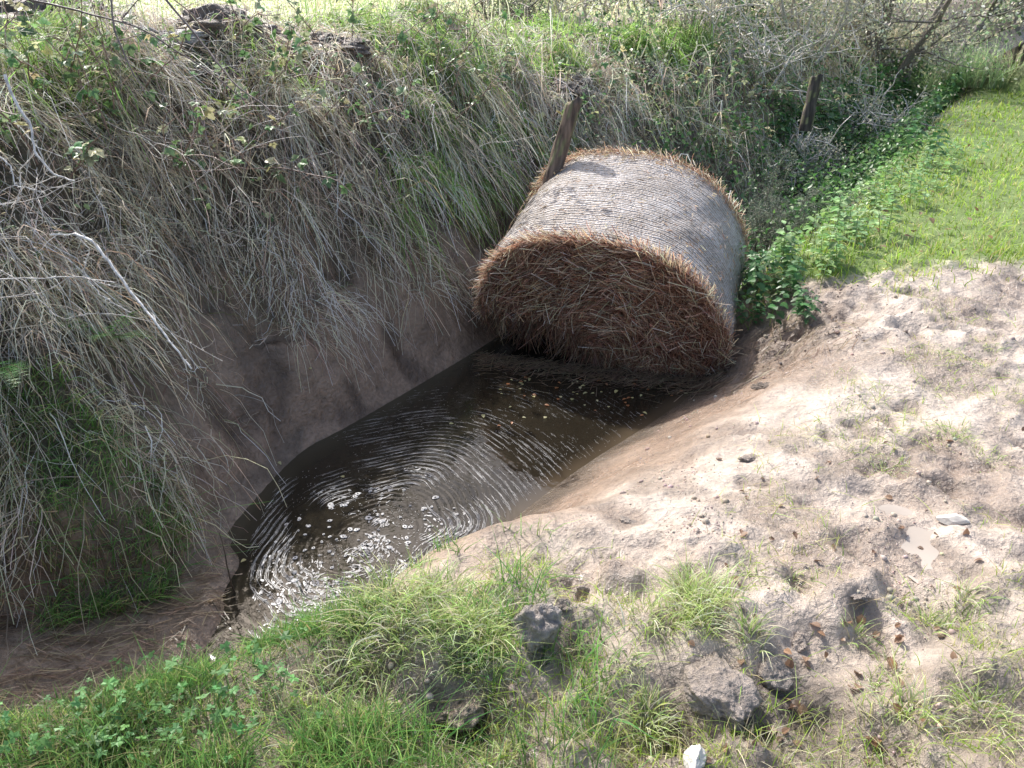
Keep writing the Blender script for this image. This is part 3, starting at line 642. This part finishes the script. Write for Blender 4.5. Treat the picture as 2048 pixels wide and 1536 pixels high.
def bramble(p0,d0,l,label,nleaf,grp,r=.0045,cols=BRL,smin=.024,smax=.052,grav=.35,sc=(.34,.24,.2),side=3):
    root=empty('bramble',p0,label,'bramble',grp)
    o0=np.array(p0); g=MB(); g2=MB()
    K=18; pth=walk(p0,d0,l,K,grav)-o0
    g.tubes(pth,np.linspace(r,r*.35,K)[None],sc,5); thorns(g,pth,int(l*14),.007,sc)
    leaves_along(g2,pth,nleaf,smin,smax,cols)
    for s in range(side):
        i=random.randint(3,14); d=rng.normal(size=3)+(pth[i+1]-pth[i-1])*6; d[2]+=.5
        q_=walk(pth[i]+o0,d,l*rng.uniform(.15,.4),8,.3,.16)-o0
        g.tubes(q_,np.linspace(r*.6,r*.25,8)[None],sc,4)
        if nleaf>2: leaves_along(g2,q_,max(1,nleaf//4),smin,smax,cols)
    g.build('stem',M_bark,root,True)
    if g2.n: g2.build('leaves',M_leaf,root)
for i in range(56):
    u=rng.uniform(-60,960); v=rng.uniform(70,440)
    if u>600 and v>300: v-=150
    p=PG(u,v); 
    d=np.array([rng.uniform(-.3,1),-rng.uniform(.1,1),rng.uniform(.3,1.1)])
    bramble(p+np.array([0,0,.01]),d,rng.uniform(.4,1.0),'arching bramble cane with dull green leaves over the dead stalks of the left bank',int(rng.integers(6,13)),'bramble canes on the left bank')
for i in range(34):
    u=rng.uniform(1130,1660); v=rng.uniform(110,300)
    p=PG(u,v); d=np.array([rng.uniform(-.6,1),-rng.uniform(-.3,1),rng.uniform(.5,1.2)])
    bramble(p,d,rng.uniform(.5,.9),'leafy bramble cane on the bank behind the bale',12,'bramble canes behind the bale',smin=.03,smax=.055)
for i in range(72):
    u=rng.uniform(-50,1350); v=rng.uniform(30,420); 
    if u>1000: v=rng.uniform(60,250)
    p=PG(u,v)
    d=np.array([rng.uniform(-1,1),-rng.uniform(.0,1),rng.uniform(.2,.9)])
    bramble(p,d,rng.uniform(.5,1.2),'bare grey bramble stem curving across the left bank',0,'bare bramble stems on the left bank',sc=(.74,.68,.62),r=.0025,side=6)
def branch(label,paths,cat='branch',c=(.78,.75,.70)):
    base=PT(*paths[0][0][0]); root=empty('thorny_branch',base,label,cat); g=MB()
    for pts,r in paths:
        K=max(8,len(pts)*4); pp=resample([PT(*q_) for q_ in pts],K,.0012)-base
        g.tubes(pp,np.linspace(r,r*.5,K)[None],c,6)
        thorns(g,pp,int(K*1.8),.009,c)
        for s in range(K//5):
            i=random.randint(1,K-2); d=rng.normal(size=3)
            q_=walk(pp[i],d,rng.uniform(.03,.10),5,0,.2,False); g.tubes(q_,np.linspace(r*.4,r*.15,5)[None],c,4)
    g.build('stem',M_bark,root,True); return root
branch('pale thorny dead branch slanting down over the stalks at left',[([(-60,560,2.1),(60,556,2.05),(150,553,2.02),(230,565,2.0)],.0021),([(150,468,1.95),(185,480,1.94),(215,520,1.93),(255,575,1.92),(300,630,1.9),(345,690,1.88),(383,738,1.87)],.0039),([(150,468,1.95),(180,500,1.97),(165,545,2.0),(200,590,2.0),(260,625,2.0)],.0016),([(100,470,1.95),(150,468,1.95)],.0026)])
branch('pale crooked dead branch zigzagging down at the left edge',[([(10,150,2.0),(28,200,2.0),(62,250,2.0),(70,305,2.0),(110,350,2.0),(150,362,2.0)],.004),([(70,305,2.0),(40,340,2.05),(45,400,2.05),(0,410,2.1)],.0018),([(-20,300,2.0),(20,330,2.0),(30,370,2.0),(90,385,2.0)],.002)])
branch('thin reddish twig hanging diagonally across the top left',[([(215,-60,2.4),(228,60,2.4),(262,140,2.4),(292,190,2.4)],.0035),([(300,-40,2.6),(400,80,2.6),(470,170,2.55),(560,235,2.5)],.004)],c=(.22,.17,.15))
branch('dark forked twig crossing the top left corner',[([(20,-10,2.6),(150,20,2.6),(280,55,2.6),(400,130,2.6),(490,200,2.6)],.004),([(280,55,2.6),(240,40,2.6),(300,-30,2.6)],.0025)],c=(.18,.14,.12))
branch('tangle of silvery thorn twigs at the left edge',[([(-40,520,1.9),(40,560,1.9),(120,640,1.9),(190,625,1.9),(300,640,1.92),(445,722,1.95)],.0014),([(-40,600,1.9),(90,585,1.9),(150,550,1.9),(240,575,1.9)],.0017),([(-30,480,1.9),(50,470,1.9),(90,520,1.9),(60,580,1.9)],.0014)],c=(.6,.55,.49))
g=MB(); b=P(468,1185,-.5); root=empty('twig',b,'thin dark twig standing upright in the water at the pool end','twig')
g.tubes(resample([(0,0,-.05),(.0,0,.08),(-.01,.01,.2),(-.02,.02,.27)],8,.002),np.linspace(.004,.0015,8)[None],(.08,.06,.045),5); g.build('stem',M_bark,root,True)
# ---------- nettles
def nettle(n_lv,h,cols,s):
    root=empty('nettle',(0,0,0),'x','nettle'); g=MB(); g2=MB()
    K=8; lean=rng.normal(0,.12,2); k=np.linspace(0,1,K)
    pth=np.stack([lean[0]*h*k**2,lean[1]*h*k**2,h*k-.01],1); g.tubes(pth,np.linspace(.003,.0015,K)[None],(.2,.26,.12),5)
    for i in range(n_lv):
        t=.25+.75*i/(n_lv-1); p=np.array([lean[0]*h*t*t,lean[1]*h*t*t,h*t]); a0=(i%2)*math.pi/2+rng.uniform(-.2,.2)
        ss=s*(1.1-.55*abs(t-.55)/.45)
        for q_ in range(2):
            a=a0+q_*math.pi; tl=rng.uniform(-.35,.35)
            ca,sa=math.cos(a),math.sin(a); Rz=np.array([[ca,-sa,0],[sa,ca,0],[0,0,1]]); Rx=np.array([[1,0,0],[0,math.cos(tl),-math.sin(tl)],[0,math.sin(tl),math.cos(tl)]])
            g2.inst(LEAF6[0],LEAF6[1],None,[p+Rz@np.array([0,.01,0])],[Rz@Rx],[ss],pick(cols,1,.15)[0])
    g.build('stem',M_bark,root,True); g2.build('leaves',M_leaf,root); return root
NC=[(.10,.24,.08),(.13,.29,.10),(.08,.19,.07)]; NP=[(.32,.50,.20),(.38,.54,.26),(.26,.44,.16)]
prot={'d':[nettle(7,.30,NC,.085),nettle(6,.22,NC,.08),nettle(8,.40,NC,.09)],'p':[nettle(6,.22,NP,.07),nettle(5,.16,NP,.06),nettle(7,.28,NP,.075)]}
used=set()
def put_nettle(x,y,label,grp,scl=1.0,kd='d'):
    k=random.randint(0,2); o=prot[kd][k]
    if (kd,k) in used: o=copy_tree(o)
    used.add((kd,k))
    o.location=(x,y,float(H(np.array([x]),np.array([y]))[0])); o.rotation_euler=(random.uniform(-.2,.2),random.uniform(-.2,.2),random.uniform(0,6.28)); o.scale=(scl,)*3; tag(o,label,'nettle',grp)
def near(u0,u1,v0,v1,n,*a,**k):
    c=0;tries=0
    while c<n and tries<n*20:
        tries+=1; p=PG(rng.uniform(u0,u1),rng.uniform(v0,v1))
        if -.05<terr(np.array([p[0]]),np.array([p[1]]))[2][0]: put_nettle(p[0],p[1],*a,rng.uniform(*k['s']),k.get('kd','d')); c+=1
near(1490,1610,530,660,28,'dark green nettle at the right foot of the bale','nettles beside the bale',s=(.45,.8))
for n in range(110):
    t=rng.uniform(0,1); u=1520+t*320+rng.uniform(-40,130); v=520-t*230+rng.uniform(-10,60)
    p=PG(u,v); put_nettle(p[0],p[1],'pale leafy weed lining the right edge of the ditch beyond the bale','weeds along the ditch edge',rng.uniform(.5,1.1),'p')
for n in range(90):
    p=PG(rng.uniform(1560,1870),rng.uniform(190,340)); put_nettle(p[0],p[1],'dark nettle in the shaded ditch near the rushes','nettles in the far ditch',rng.uniform(.9,1.5))
# ---------- gorse bush, rushes, fern
p=np.array([2.05,6.35,float(H(np.array([2.05]),np.array([6.35]))[0])])
root=empty('gorse_bush',p,'dark spiny gorse bush leaning over the right of the bale','bush')
g=MB(); g2=MB()
for i in range(34):
    d=np.array([rng.normal(0,.5),rng.normal(-.1,.45),1]); q_=walk((0,0,0),d,rng.uniform(.5,1.0),9,.0,.12,False); g.tubes(q_,np.linspace(.008,.002,9)[None],(.18,.16,.13),5)
    for j in range(4,9):
        for s in range(3):
            d2=rng.normal(size=3)+q_[j]/np.linalg.norm(q_[j]); q2=walk(q_[j],d2,rng.uniform(.06,.16),4,0,.15,False); g.tubes(q2,.0018,(.15,.15,.1),3)
            nn=30; a=rng.integers(0,4,nn); st=q2[a]+rng.normal(0,.010,(nn,3)); dd=rng.normal(size=(nn,3)); dd/=np.linalg.norm(dd,axis=1)[:,None]
            g2.ribbons(st[:,None,:]+dd[:,None,:]*np.array([0,.5,1])[None,:,None]*.03,np.array([[.0045,.003,.001]]),pick([(.14,.19,.13),(.20,.25,.18),(.10,.13,.1),(.34,.35,.29)],nn))
g.build('stem',M_bark,root,True); g2.build('spines',M_leaf,root)
for i,(u,v,lab) in enumerate([(1870,215,'tall green rush clump at the far ditch edge, nearest of the rushes'),(1950,170,'paler rush clump behind the nearest rushes'),(1800,120,'straw-tinted rush clump under the far hedge')]):
    p=PG(u,v); root=empty('rush_clump',p,lab,'rushes'); g=MB(); nn=420; a=rng.uniform(0,6.28,nn); rr=.5*np.sqrt(rng.uniform(0,1,nn))
    blades(g,rr*np.cos(a),rr*np.sin(a),np.zeros(nn),rng.uniform(.25,.85,nn),np.full(nn,.010+.004*i),[(.42,.62,.28),(.5,.68,.33),(.62,.70,.42)]if i<2 else [(.62,.62,.42),(.70,.66,.48)],.8); g.build('blades',M_grass,root)
def fern(u,v,l,label):
    p=PG(u,v)+np.array([0,0,.10]); root=empty('fern',p,label,'fern'); g=MB(); g2=MB()
    for fr in range(5):
        d=np.array([rng.uniform(-.6,.9),-rng.uniform(.3,1),rng.uniform(.3,.9)]); q_=walk((0,0,0),d,l*rng.uniform(.7,1),12,1.2,.05,False); g.tubes(q_,np.linspace(.002,.001,12)[None],(.2,.24,.1),4)
        for i in range(2,12):
            s=l*.28*(1-i/13); T=q_[i]-q_[i-1]; T/=np.linalg.norm(T); S=np.cross(T,[0,0,1]); S/=np.linalg.norm(S)
            for e in (-1,1):
                for kk in np.linspace(.15,1,7):
                    c0=q_[i]+e*S*s*kk+T*s*.3*kk; w=s*.22*(1.1-kk*.8)
                    for e2 in (-1,1):
                        g2.ribbons(np.array([[c0,c0+e2*T*w*.5+e*S*w*.2,c0+e2*T*w+e*S*w*.3]]),np.array([[w*.4,w*.35,w*.05]]),np.array([(.15,.38,.10)])*rng.uniform(.7,1.3),None,(0,0,1))
    g.build('stem',M_bark,root); g2.build('fronds',M_leaf,root)
fern(235,720,.36,'small green fern among the dead stalks at left, the upper one')
fern(20,790,.3,'small green fern at the left edge of the bank')
# ---------- clods and stones
def clod(u,v,r,label,cat='clod of earth',name='mud_clod',col=(.38,.32,.275),sq=(1,1,.8),rough=.24,mat=None,grp=None,sub=5,p=None,sink=.1,npl=14):
    if p is None: p=PG(u,v)
    bm=bmesh.new(); bmesh.ops.create_icosphere(bm,subdivisions=sub,radius=1); sd_=Vector((random.random()*50,random.random()*50,3))
    pl=[(Vector([random.gauss(0,1) for _ in range(3)]).normalized(),random.uniform(.6,.95)) for _ in range(npl)]
    V=[]
    for w in bm.verts:
        c=w.co.normalized(); f=1.15
        for (nn_,dd_) in pl:
            q_=c.dot(nn_)
            if q_>.05: f=min(f,dd_/q_)
        f=f*(1+rough*mn.noise(c*1.5+sd_)+rough*.5*mn.noise(c*4+sd_)+rough*.4*mn.noise(c*9+sd_)+rough*.25*mn.noise(c*20+sd_))
        V.append((c.x*f*r*sq[0],c.y*f*r*sq[1],c.z*f*r*sq[2]+r*sq[2]*sink))
    F=[[x_.index for x_ in f.verts] for f in bm.faces]; bm.free()
    g=MB(); g.add(V,None,F,col); o=g.build(name,mat or M_clod,None,True); o.location=[float(a) for a in p]; o.rotation_euler[2]=random.uniform(0,6); tag(o,label,cat,grp)
    at=o.data.attributes.new('Wet','FLOAT','POINT'); at.data.foreach_set('value',np.full(len(V),.3,np.float32))
    return o
clod(1065,1275,.088,'large rough clod of earth standing in the middle of the near bank',sq=(.85,.8,1.15),rough=.3,col=(.42,.37,.33))
clod(925,1410,.085,'broad muddy lump sunk under the grass tuft in the foreground',sq=(1.3,.9,.5),col=(.35,.28,.22),rough=.4,sink=-.15)
clod(1440,1385,.085,'smooth grey clod of earth right of the foreground centre',sq=(1.3,.9,.5),rough=.25,sink=-.1)
clod(1545,1345,.045,'small clod touching the right side of the smooth grey clod',sink=-.1,sq=(1.3,1,.6))
clod(1165,1190,.03,'crumbly clod at the edge of the mud slope above the large clod',rough=.4)
clod(1125,1215,.024,'tiny clod between the crumbly clod and the large clod',rough=.4)
clod(1720,1190,.028,'crumbly clod on the mud left of the rut',sq=(1.3,1,.5),rough=.4)
clod(1600,1290,.026,'little clod in the grassy mud at lower right')
clod(1500,920,.03,'low clod of earth on the upper mud slope',sq=(1.6,.8,.3),rough=.4)
clod(1255,1045,.026,'low clod of earth on the lower mud slope',sq=(1.5,.8,.3),rough=.4)
clod(1530,775,.035,'dark wet clod where the mud slope meets the bale',sq=(1.6,1,.4),col=(.2,.155,.12),rough=.5,sink=-.2)
for k,(u,v,s,hgt,lab) in enumerate([(85,85,.28,.7,'dark heap of dug earth on the bank crest at far left'),(415,75,.22,.5,'dark heap of dug earth on the crest left of centre'),(300,85,.16,.4,'small pale heap between the two dark heaps'),(640,100,.2,.4,'low brown heap of earth on the crest, third from left'),(1130,165,.2,.35,'low brown heap of earth above the bale')]):
    clod(u,v,s,lab,'heap of earth','earth_heap',(.24,.195,.165) if k!=2 else (.46,.44,.42),(1.5,1,hgt),.5,sink=.15 if k<4 else -.1,npl=5)
M_stone=foliage_mat('pale_stone',.6,0,.4,False)
clod(1905,1045,.034,'pale rounded stone beside the puddle','stone','stone',(.62,.58,.52),(1.3,.8,.6),.06,M_stone,sink=.3)
clod(1392,1525,.034,'white flint stone at the bottom edge of the photo','stone','stone',(.58,.56,.52),(1,.8,.8),.14,M_stone,sink=.1)
bm=bmesh.new(); bmesh.ops.create_icosphere(bm,subdivisions=1,radius=1); iv=np.array([v.co[:] for v in bm.verts]); it=[[x_.index for x_ in f.verts] for f in bm.faces]; bm.free()
iv=iv*(1+rng.uniform(-.3,.3,(len(iv),1)))
x,y,r=scat(80000,1.25,5.0,48); hh,dlx,drx,a1,a2,a3=terr(x,y)
dn=sst(.06,.2,fbm(x,y,.3,4,181))*(drx>.2)*.7*(x>-.5)+.02*(drx>.3)+.015*(drx>.1)+.8*np.exp(-((x-1.55)**2/.12+(y-4.15)**2/.16))*(drx>.05)
dn=dn*(y<4.9)
m=(rng.uniform(0,1,len(x))<dn*.6); x,y,hh=x[m],y[m],hh[m]; n=len(x)
g=MB(); sc_=rng.uniform(.0015,.0042,n)*(1+.5*(y>3.5))+ (rng.uniform(0,1,n)<.05)*rng.uniform(.003,.010,n)
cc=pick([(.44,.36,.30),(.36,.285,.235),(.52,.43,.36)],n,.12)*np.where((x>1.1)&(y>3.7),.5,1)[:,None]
g.inst(iv,None,it,np.stack([x,y,hh+sc_*.1],1),rots(n,.8),sc_,cc)
tag(g.build('soil_crumbs',M_crumb,None,True),'crumbs of earth scattered over the mud','soil',kind='stuff')
# ---------- foreground tufts
def tuft(u,v,n,r,h,cols,label,z=0,w=.0036,lean=.8):
    p=PG(u,v); root=empty('grass_tuft',p+np.array([0,0,z]),label,'grass tuft'); g=MB()
    nc=max(3,n//70); ca=rng.uniform(0,6.28,nc); cr_=r*np.sqrt(rng.uniform(0,1,nc)); ci=rng.integers(0,nc,n)
    ox=cr_[ci]*np.cos(ca[ci])*1.2+rng.normal(0,r*.22,n); oy=cr_[ci]*np.sin(ca[ci])+rng.normal(0,r*.22,n)
    x,y=ox,oy; a=np.arctan2(oy-(cr_*np.sin(ca))[ci],ox-(cr_*np.cos(ca)*1.2)[ci]); zz=H(p[0]+x,p[1]+y)-p[2]
    k=np.linspace(0,1,5)[None,:]; hs=rng.uniform(.6,1.2,nc)[ci]; hh=rng.uniform(.35,1.1,n)*h*hs; ln=(.3+lean*rng.uniform(0,1.2,n))*hh*.8
    a2=a+rng.normal(0,.9,n); Pn=np.stack([x[:,None]+np.cos(a2)[:,None]*ln[:,None]*k**1.6,y[:,None]+np.sin(a2)[:,None]*ln[:,None]*k**1.6,zz[:,None]-.01+hh[:,None]*(k-.45*k**2.5)],-1)
    c=pick(cols,n,.15); g.ribbons(Pn,rng.uniform(.6,1.2,(n,1))*w*np.array([[1,1,.8,.5,.08]]),c*.42,c*1.3); g.build('blades',M_grass,root)
SUN=[(.58,.72,.28),(.64,.75,.34),(.46,.63,.21),(.76,.76,.50),(.82,.79,.60)]
for a in [(850,1220,1150,.16,.15,SUN,'sunlit grass tuft leaning over the end of the pool'),(760,1275,560,.11,.12,SUN,'grass tuft left of the sunlit tuft at the pool end'),
 (915,1285,620,.11,.12,SUN,'grass tuft crowning the muddy foreground lump'),(1350,1215,620,.12,.15,SUN,'spreading grass tuft alone in the mud right of centre'),(1430,1250,260,.09,.12,SUN,'grass tuft just right of the spreading tuft'),
 (560,1290,420,.13,.12,GRS,'deep green tuft at the water edge left of the sunlit tuft'),(1240,1400,260,.1,.09,SUN,'straggly tuft between the grey clods'),(700,1450,520,.17,.12,SUN,'yellow green tuft at the bottom left of centre'),
 (1130,1500,340,.14,.09,SUN,'low tuft at the bottom edge centre'),(900,1510,300,.12,.1,SUN,'tuft at the bottom edge left of the low tuft'),(1880,1440,360,.16,.1,SUN,'tuft in the lower right corner mud'),(1950,1230,200,.12,.08,SUN,'thin tuft near the right edge beside the rut'),(1730,1330,160,.1,.08,SUN,'small tuft in the lower right mud'),
 (1960,880,240,.18,.06,SUN,'low yellowing tuft at the right edge of the mud'),(1740,950,150,.14,.05,SUN,'patchy tuft on the upper right mud'),(1950,700,240,.22,.06,SUN,'pale tuft high on the mud at right'),(1530,1130,110,.09,.06,SUN,'tiny tuft on the mud right of the spreading tuft')]:
    tuft(*a)
def lobed():
    v=[(0,0,0)];n=15
    for i in range(n):
        a=-math.pi*.42+ i*math.pi*1.84/(n-1)
        r=[.5,.9,.75,.97,.45][i%5]; v.append((r*math.sin(a-math.pi*.5),r*math.cos(a-math.pi*.5),.08*math.sin(i*2.1)))
    return np.array(v),[(0,i+1,i+2) for i in range(n-1)]
LB=lobed()
def buttercup(u,v,n,label,grp,s=.017):
    p=PG(u,v); root=empty('buttercup_plant',p,label,'plant',grp); g=MB();g2=MB()
    for i in range(n):
        e=np.array([rng.normal(0,.08),rng.normal(0,.06),rng.uniform(.04,.08)]); g.tubes(np.array([[0,0,0],e*[.4,.4,.6],e]),.0010,(.2,.32,.13),4)
        g2.inst(LB[0],None,LB[1],[e],rots(1,.35),[rng.uniform(.6,1.25)*s],pick([(.20,.42,.15),(.17,.36,.13),(.24,.46,.18)],1)[0])
    g.build('stem',M_grass,root); g2.build('leaves',M_grass,root)
for (u,v) in [(340,1440),(300,1360),(430,1470),(230,1420),(160,1465),(110,1520),(460,1380),(260,1500),(60,1500),(560,1420),(380,1330),(480,1510),(330,1500),(190,1510),(530,1350)]:
    buttercup(u,v,9,'creeping buttercup with lobed leaves in the deep green grass','creeping buttercups in the near grass')
for (u,v) in [(250,150),(330,110),(290,185),(190,170),(60,200)]:
    buttercup(u,v,12,'lobed green leaves growing on top of the left bank','leafy plants on the bank top',.034)
# ---------- fallen leaves
def fleaf(p,c,label,grp,s,z=.004,tilt=.15):
    g=MB(); g.inst(LEAF3[0]-np.array([0,.5,0]),LEAF3[1],None,[(0,0,0)],rots(1,tilt),[s],c); o=g.build('fallen_leaf',M_leaf); o.location=(float(p[0]),float(p[1]),float(p[2])+z); tag(o,label,'leaf',grp)
OR=[(.55,.24,.10),(.45,.19,.08)]; YL=[(.62,.56,.26),(.52,.50,.26),(.66,.62,.38)]; BN=[(.28,.17,.11),(.2,.13,.09),(.36,.24,.16)]
k=0
while k<70:
    u=rng.uniform(960,1480);v=755+abs(rng.normal(0,48)); p=P(u,v,-.5)
    if v>860 and u<1180: continue
    if terr(np.array([p[0]]),np.array([p[1]]))[0][0]>-.51: continue
    o_=rng.uniform()<.4
    fleaf(p,random.choice(OR if o_ else YL),('orange' if o_ else 'yellow')+' leaf floating on the water in front of the bale',('orange' if o_ else 'yellow')+' leaves on the water',rng.uniform(.016,.034),.006,.05); k+=1
for (u,v) in [(490,1137),(330,925),(560,930),(620,745),(905,900),(1040,830),(690,1000)]:
    p=PG(u,v); p[2]=max(p[2],-.496); fleaf(p,random.choice(YL+OR),'single bright leaf lying near the left water edge','scattered bright leaves',.026,.006,.1)
for k in range(60):
    p=PG(rng.uniform(1380,2048),rng.uniform(850,1530)); fleaf(p,random.choice(BN),'brown curled leaf trodden into the mud','brown leaves on the mud',rng.uniform(.018,.034),.006,.5)
for k in range(26):
    p=PG(rng.uniform(1480,1800),rng.uniform(1230,1500)); fleaf(p,random.choice(BN+[(.45,.27,.16)]),'dark fallen leaf in the hollow at lower right','leaves in the lower right hollow',rng.uniform(.022,.04),.01,.5)
for k in range(60):
    p=PG(rng.uniform(1650,2048),rng.uniform(220,520)); fleaf(p,random.choice(BN),'brown leaf lying on the bright grass at right','leaves on the lawn',rng.uniform(.04,.06),.04,.5)
x=rng.uniform(-2.6,-.9,2600); y=rng.uniform(1.4,2.5,2600); hh,dlx,drx,*_=terr(x,y); m=(dlx<.15)&(drx<.2)&(hh>-.52)&(fbm(x,y,.3,3,183)>-.05); x,y,hh=x[m],y[m],hh[m]
x=np.r_[x,rng.uniform(1.1,1.8,500),rng.uniform(-.2,1.2,1500)]; y=np.r_[y,rng.uniform(3.7,5.0,500),np.zeros(1500)]
y[-1500:]=4.52-.29*(x[-1500:]-.0)-np.abs(rng.normal(0,.11,1500)); hh=H(x,y); n=len(x)
a=rng.normal(.3,.6,n); l=rng.uniform(.03,.14,n); k=np.array([-.5,0,.5])[None,:]
Px=x[:,None]+np.cos(a)[:,None]*l[:,None]*k; Py=y[:,None]+np.sin(a)[:,None]*l[:,None]*k; Pz=np.maximum(H(Px.ravel(),Py.ravel()).reshape(n,3),-.5)+rng.uniform(.004,.03,(n,1))
g=MB(); g.ribbons(np.stack([Px,Py,Pz],-1),.0036,pick([(.26,.19,.125),(.18,.13,.09),(.42,.33,.22)],n),None,(0,0,1)); tag(g.build('straw_litter',M_dry),'wet straw litter lying in the stream bed and beside the bale','straw',kind='stuff')
# ---------- trees & hedge shrubs
def shrub(p,h,rad,nl,cols,label,name='hawthorn_bush',cat='bush',ls=.05,trunk=.06,bc=(.20,.17,.15),grp=None,twigs=6):
    root=empty(name,p,label,cat,grp); g=MB();g2=MB(); tips=[]
    nst=6 if trunk<.1 else 1
    for s in range(nst):
        d=np.array([rng.normal(0,.3),rng.normal(0,.3),1]); t=walk((rng.normal(0,.2)*(nst>1),rng.normal(0,.2)*(nst>1),-.1),d,h*.6,8,0,.1,False); g.tubes(t,np.linspace(trunk,trunk*.4,8)[None],bc,7)
        for b_ in range(int(14/nst)+3):
            i=random.randint(1,7); d=rng.normal(size=3); d[2]=abs(d[2])*.6+.1; q_=walk(t[i],d,rad*rng.uniform(.6,1.1),8,-.05,.16,False); g.tubes(q_,np.linspace(trunk*.35,.006,8)[None],bc,4)
            for c_ in range(twigs):
                j=random.randint(2,7); d=rng.normal(size=3)+(q_[j]-q_[j-1])*4; q2=walk(q_[j],d,rad*rng.uniform(.25,.5),5,0,.2,False); g.tubes(q2,np.linspace(.008,.003,5)[None],bc,3); tips.append(q2)
    T=np.concatenate(tips); a=rng.integers(0,len(T),nl); pos=T[a]+rng.normal(0,.10*rad/1.2,(nl,3)); pos[:,2]=np.maximum(pos[:,2],.05)
    sh=.75+.5*rng.uniform(0,1,(len(T),1))[a]
    g2.inst(LEAF2[0],LEAF2[1],None,pos,rots(nl,.9),rng.uniform(.6,1.3,nl)*ls,pick(cols,nl,.2)*sh)
    g.build('trunk',M_bark,root,True); g2.build('crown',M_leaf,root); return root
DG=[(.20,.29,.14),(.28,.36,.20),(.40,.43,.27),(.15,.22,.11)]; AUT=[(.66,.63,.43),(.76,.72,.52),(.50,.55,.35),(.84,.80,.65)]
PB=(.68,.63,.57)
def at(u,y):
    d=ray(u,60); t=y/d[1]; x=d[0]*t; return np.array([x,y,float(H(np.array([x]),np.array([y]))[0])])
TR=[(1020,12,1.3,.9,2600,DG,'dark gorse clump on the crest above the bale',.04,.03,(.2,.17,.15)),
 (1120,13,1.9,1.1,2600,AUT,'low pale scrub just right of the dark gorse clump',.04,.03,PB),
 (1220,14,2.2,1.2,3000,DG,'tangled dark scrub left of the dark trunk on the skyline',.045,.035,PB),
 (1345,13.0,4.2,1.6,4500,DG,'tree with a dark trunk at the top centre right',.06,.12,(.10,.085,.07)),
 (1430,12.5,1.7,1.1,2600,AUT,'pale twiggy bush right beside the dark trunk',.04,.03,PB),
 (1530,13.5,2.0,1.3,3000,AUT,'pale thorny bush between the dark trunk and the hawthorn',.045,.03,PB),
 (1620,12.5,1.8,1.2,3000,AUT,'faded grey green bush in the hedge left of the hawthorn',.045,.03,PB),
 (1700,15,2.4,1.4,3000,DG,'olive bush behind the faded grey green bush',.05,.035,PB),
 (1790,14.5,3.4,1.7,5500,AUT,'spreading hawthorn with yellowing leaves overhanging the ditch',.055,.06,(.3,.26,.23)),
 (1920,18,4.4,2.1,6500,DG,'large dark hedge tree at the top right',.07,.15,(.2,.17,.15)),
 (2030,27,5,2.4,5000,AUT,'hedge tree furthest right behind the small fence posts',.09,.15,(.2,.17,.15)),
 (2150,23,4.5,2.2,4000,AUT,'autumn tree beyond the right edge of the hedge',.08,.15,(.2,.17,.15)),
 (1760,11.5,1.1,.8,1800,AUT,'low faded bush at the ditch side under the hawthorn',.035,.02,PB),
 (1500,10.2,.9,.8,1500,DG,'small olive bush on the bank behind the gorse',.035,.02,PB),
 (1380,10.5,.9,.8,1500,AUT,'small straw-pale bush on the bank above the bale',.035,.02,PB),
 (1660,9.6,.7,.6,1200,AUT,'small pale bush on the bank beside the short post',.03,.015,PB)]
for (u,y,h,r,nl,cols,lab,ls,tk,bc) in TR: shrub(at(u,y),h,r,nl,cols,lab,'hedge_tree' if tk>.1 else 'hedge_bush','tree' if tk>.1 else 'bush',ls,tk,bc)
for i in range(9):
    x=-30+i*9+rng.uniform(-2,2); y=62+rng.uniform(-4,6); p=np.array([x,y,float(H(np.array([x]),np.array([y]))[0])])
    shrub(p,7,4.2,2000,DG,'distant tree in the row closing the far side of the field','field_tree','tree',.34,.25,grp='far field trees')
# ---------- light, camera
EL=math.radians(45)
sdir=Vector((-.50*math.cos(EL),.87*math.cos(EL),math.sin(EL))).normalized()
sun=bpy.data.objects.new('sun',bpy.data.lights.new('sun','SUN')); C.objects.link(sun); sun.data.energy=5; sun.data.angle=math.radians(.5); sun.data.color=(1,.97,.92)
sun.rotation_euler=sdir.to_track_quat('Z','Y').to_euler()
w=bpy.data.worlds.new('World'); bpy.context.scene.world=w; w.use_nodes=True; nt=w.node_tree
sk=nt.nodes.new('ShaderNodeTexSky'); sk.sky_type='NISHITA'; sk.sun_disc=False; sk.sun_elevation=EL; sk.sun_rotation=math.atan2(-.50,.87); sk.dust_density=4; sk.air_density=1.0
bg=nt.nodes['Background']; nt.links.new(sk.outputs[0],bg.inputs[0]); bg.inputs[1].default_value=.25
cam=bpy.data.objects.new('camera',bpy.data.cameras.new('camera')); C.objects.link(cam); cam.location=(0,0,CAMH); cam.rotation_euler=(math.pi/2-PITCH,0,0)
cam.data.sensor_width=36; cam.data.lens=36*FPX/2048; cam.data.clip_start=.05; cam.data.clip_end=1500
bpy.context.scene.camera=cam
bpy.context.scene.view_settings.view_transform='Standard'; bpy.context.scene.view_settings.look='None'
print('DONE')
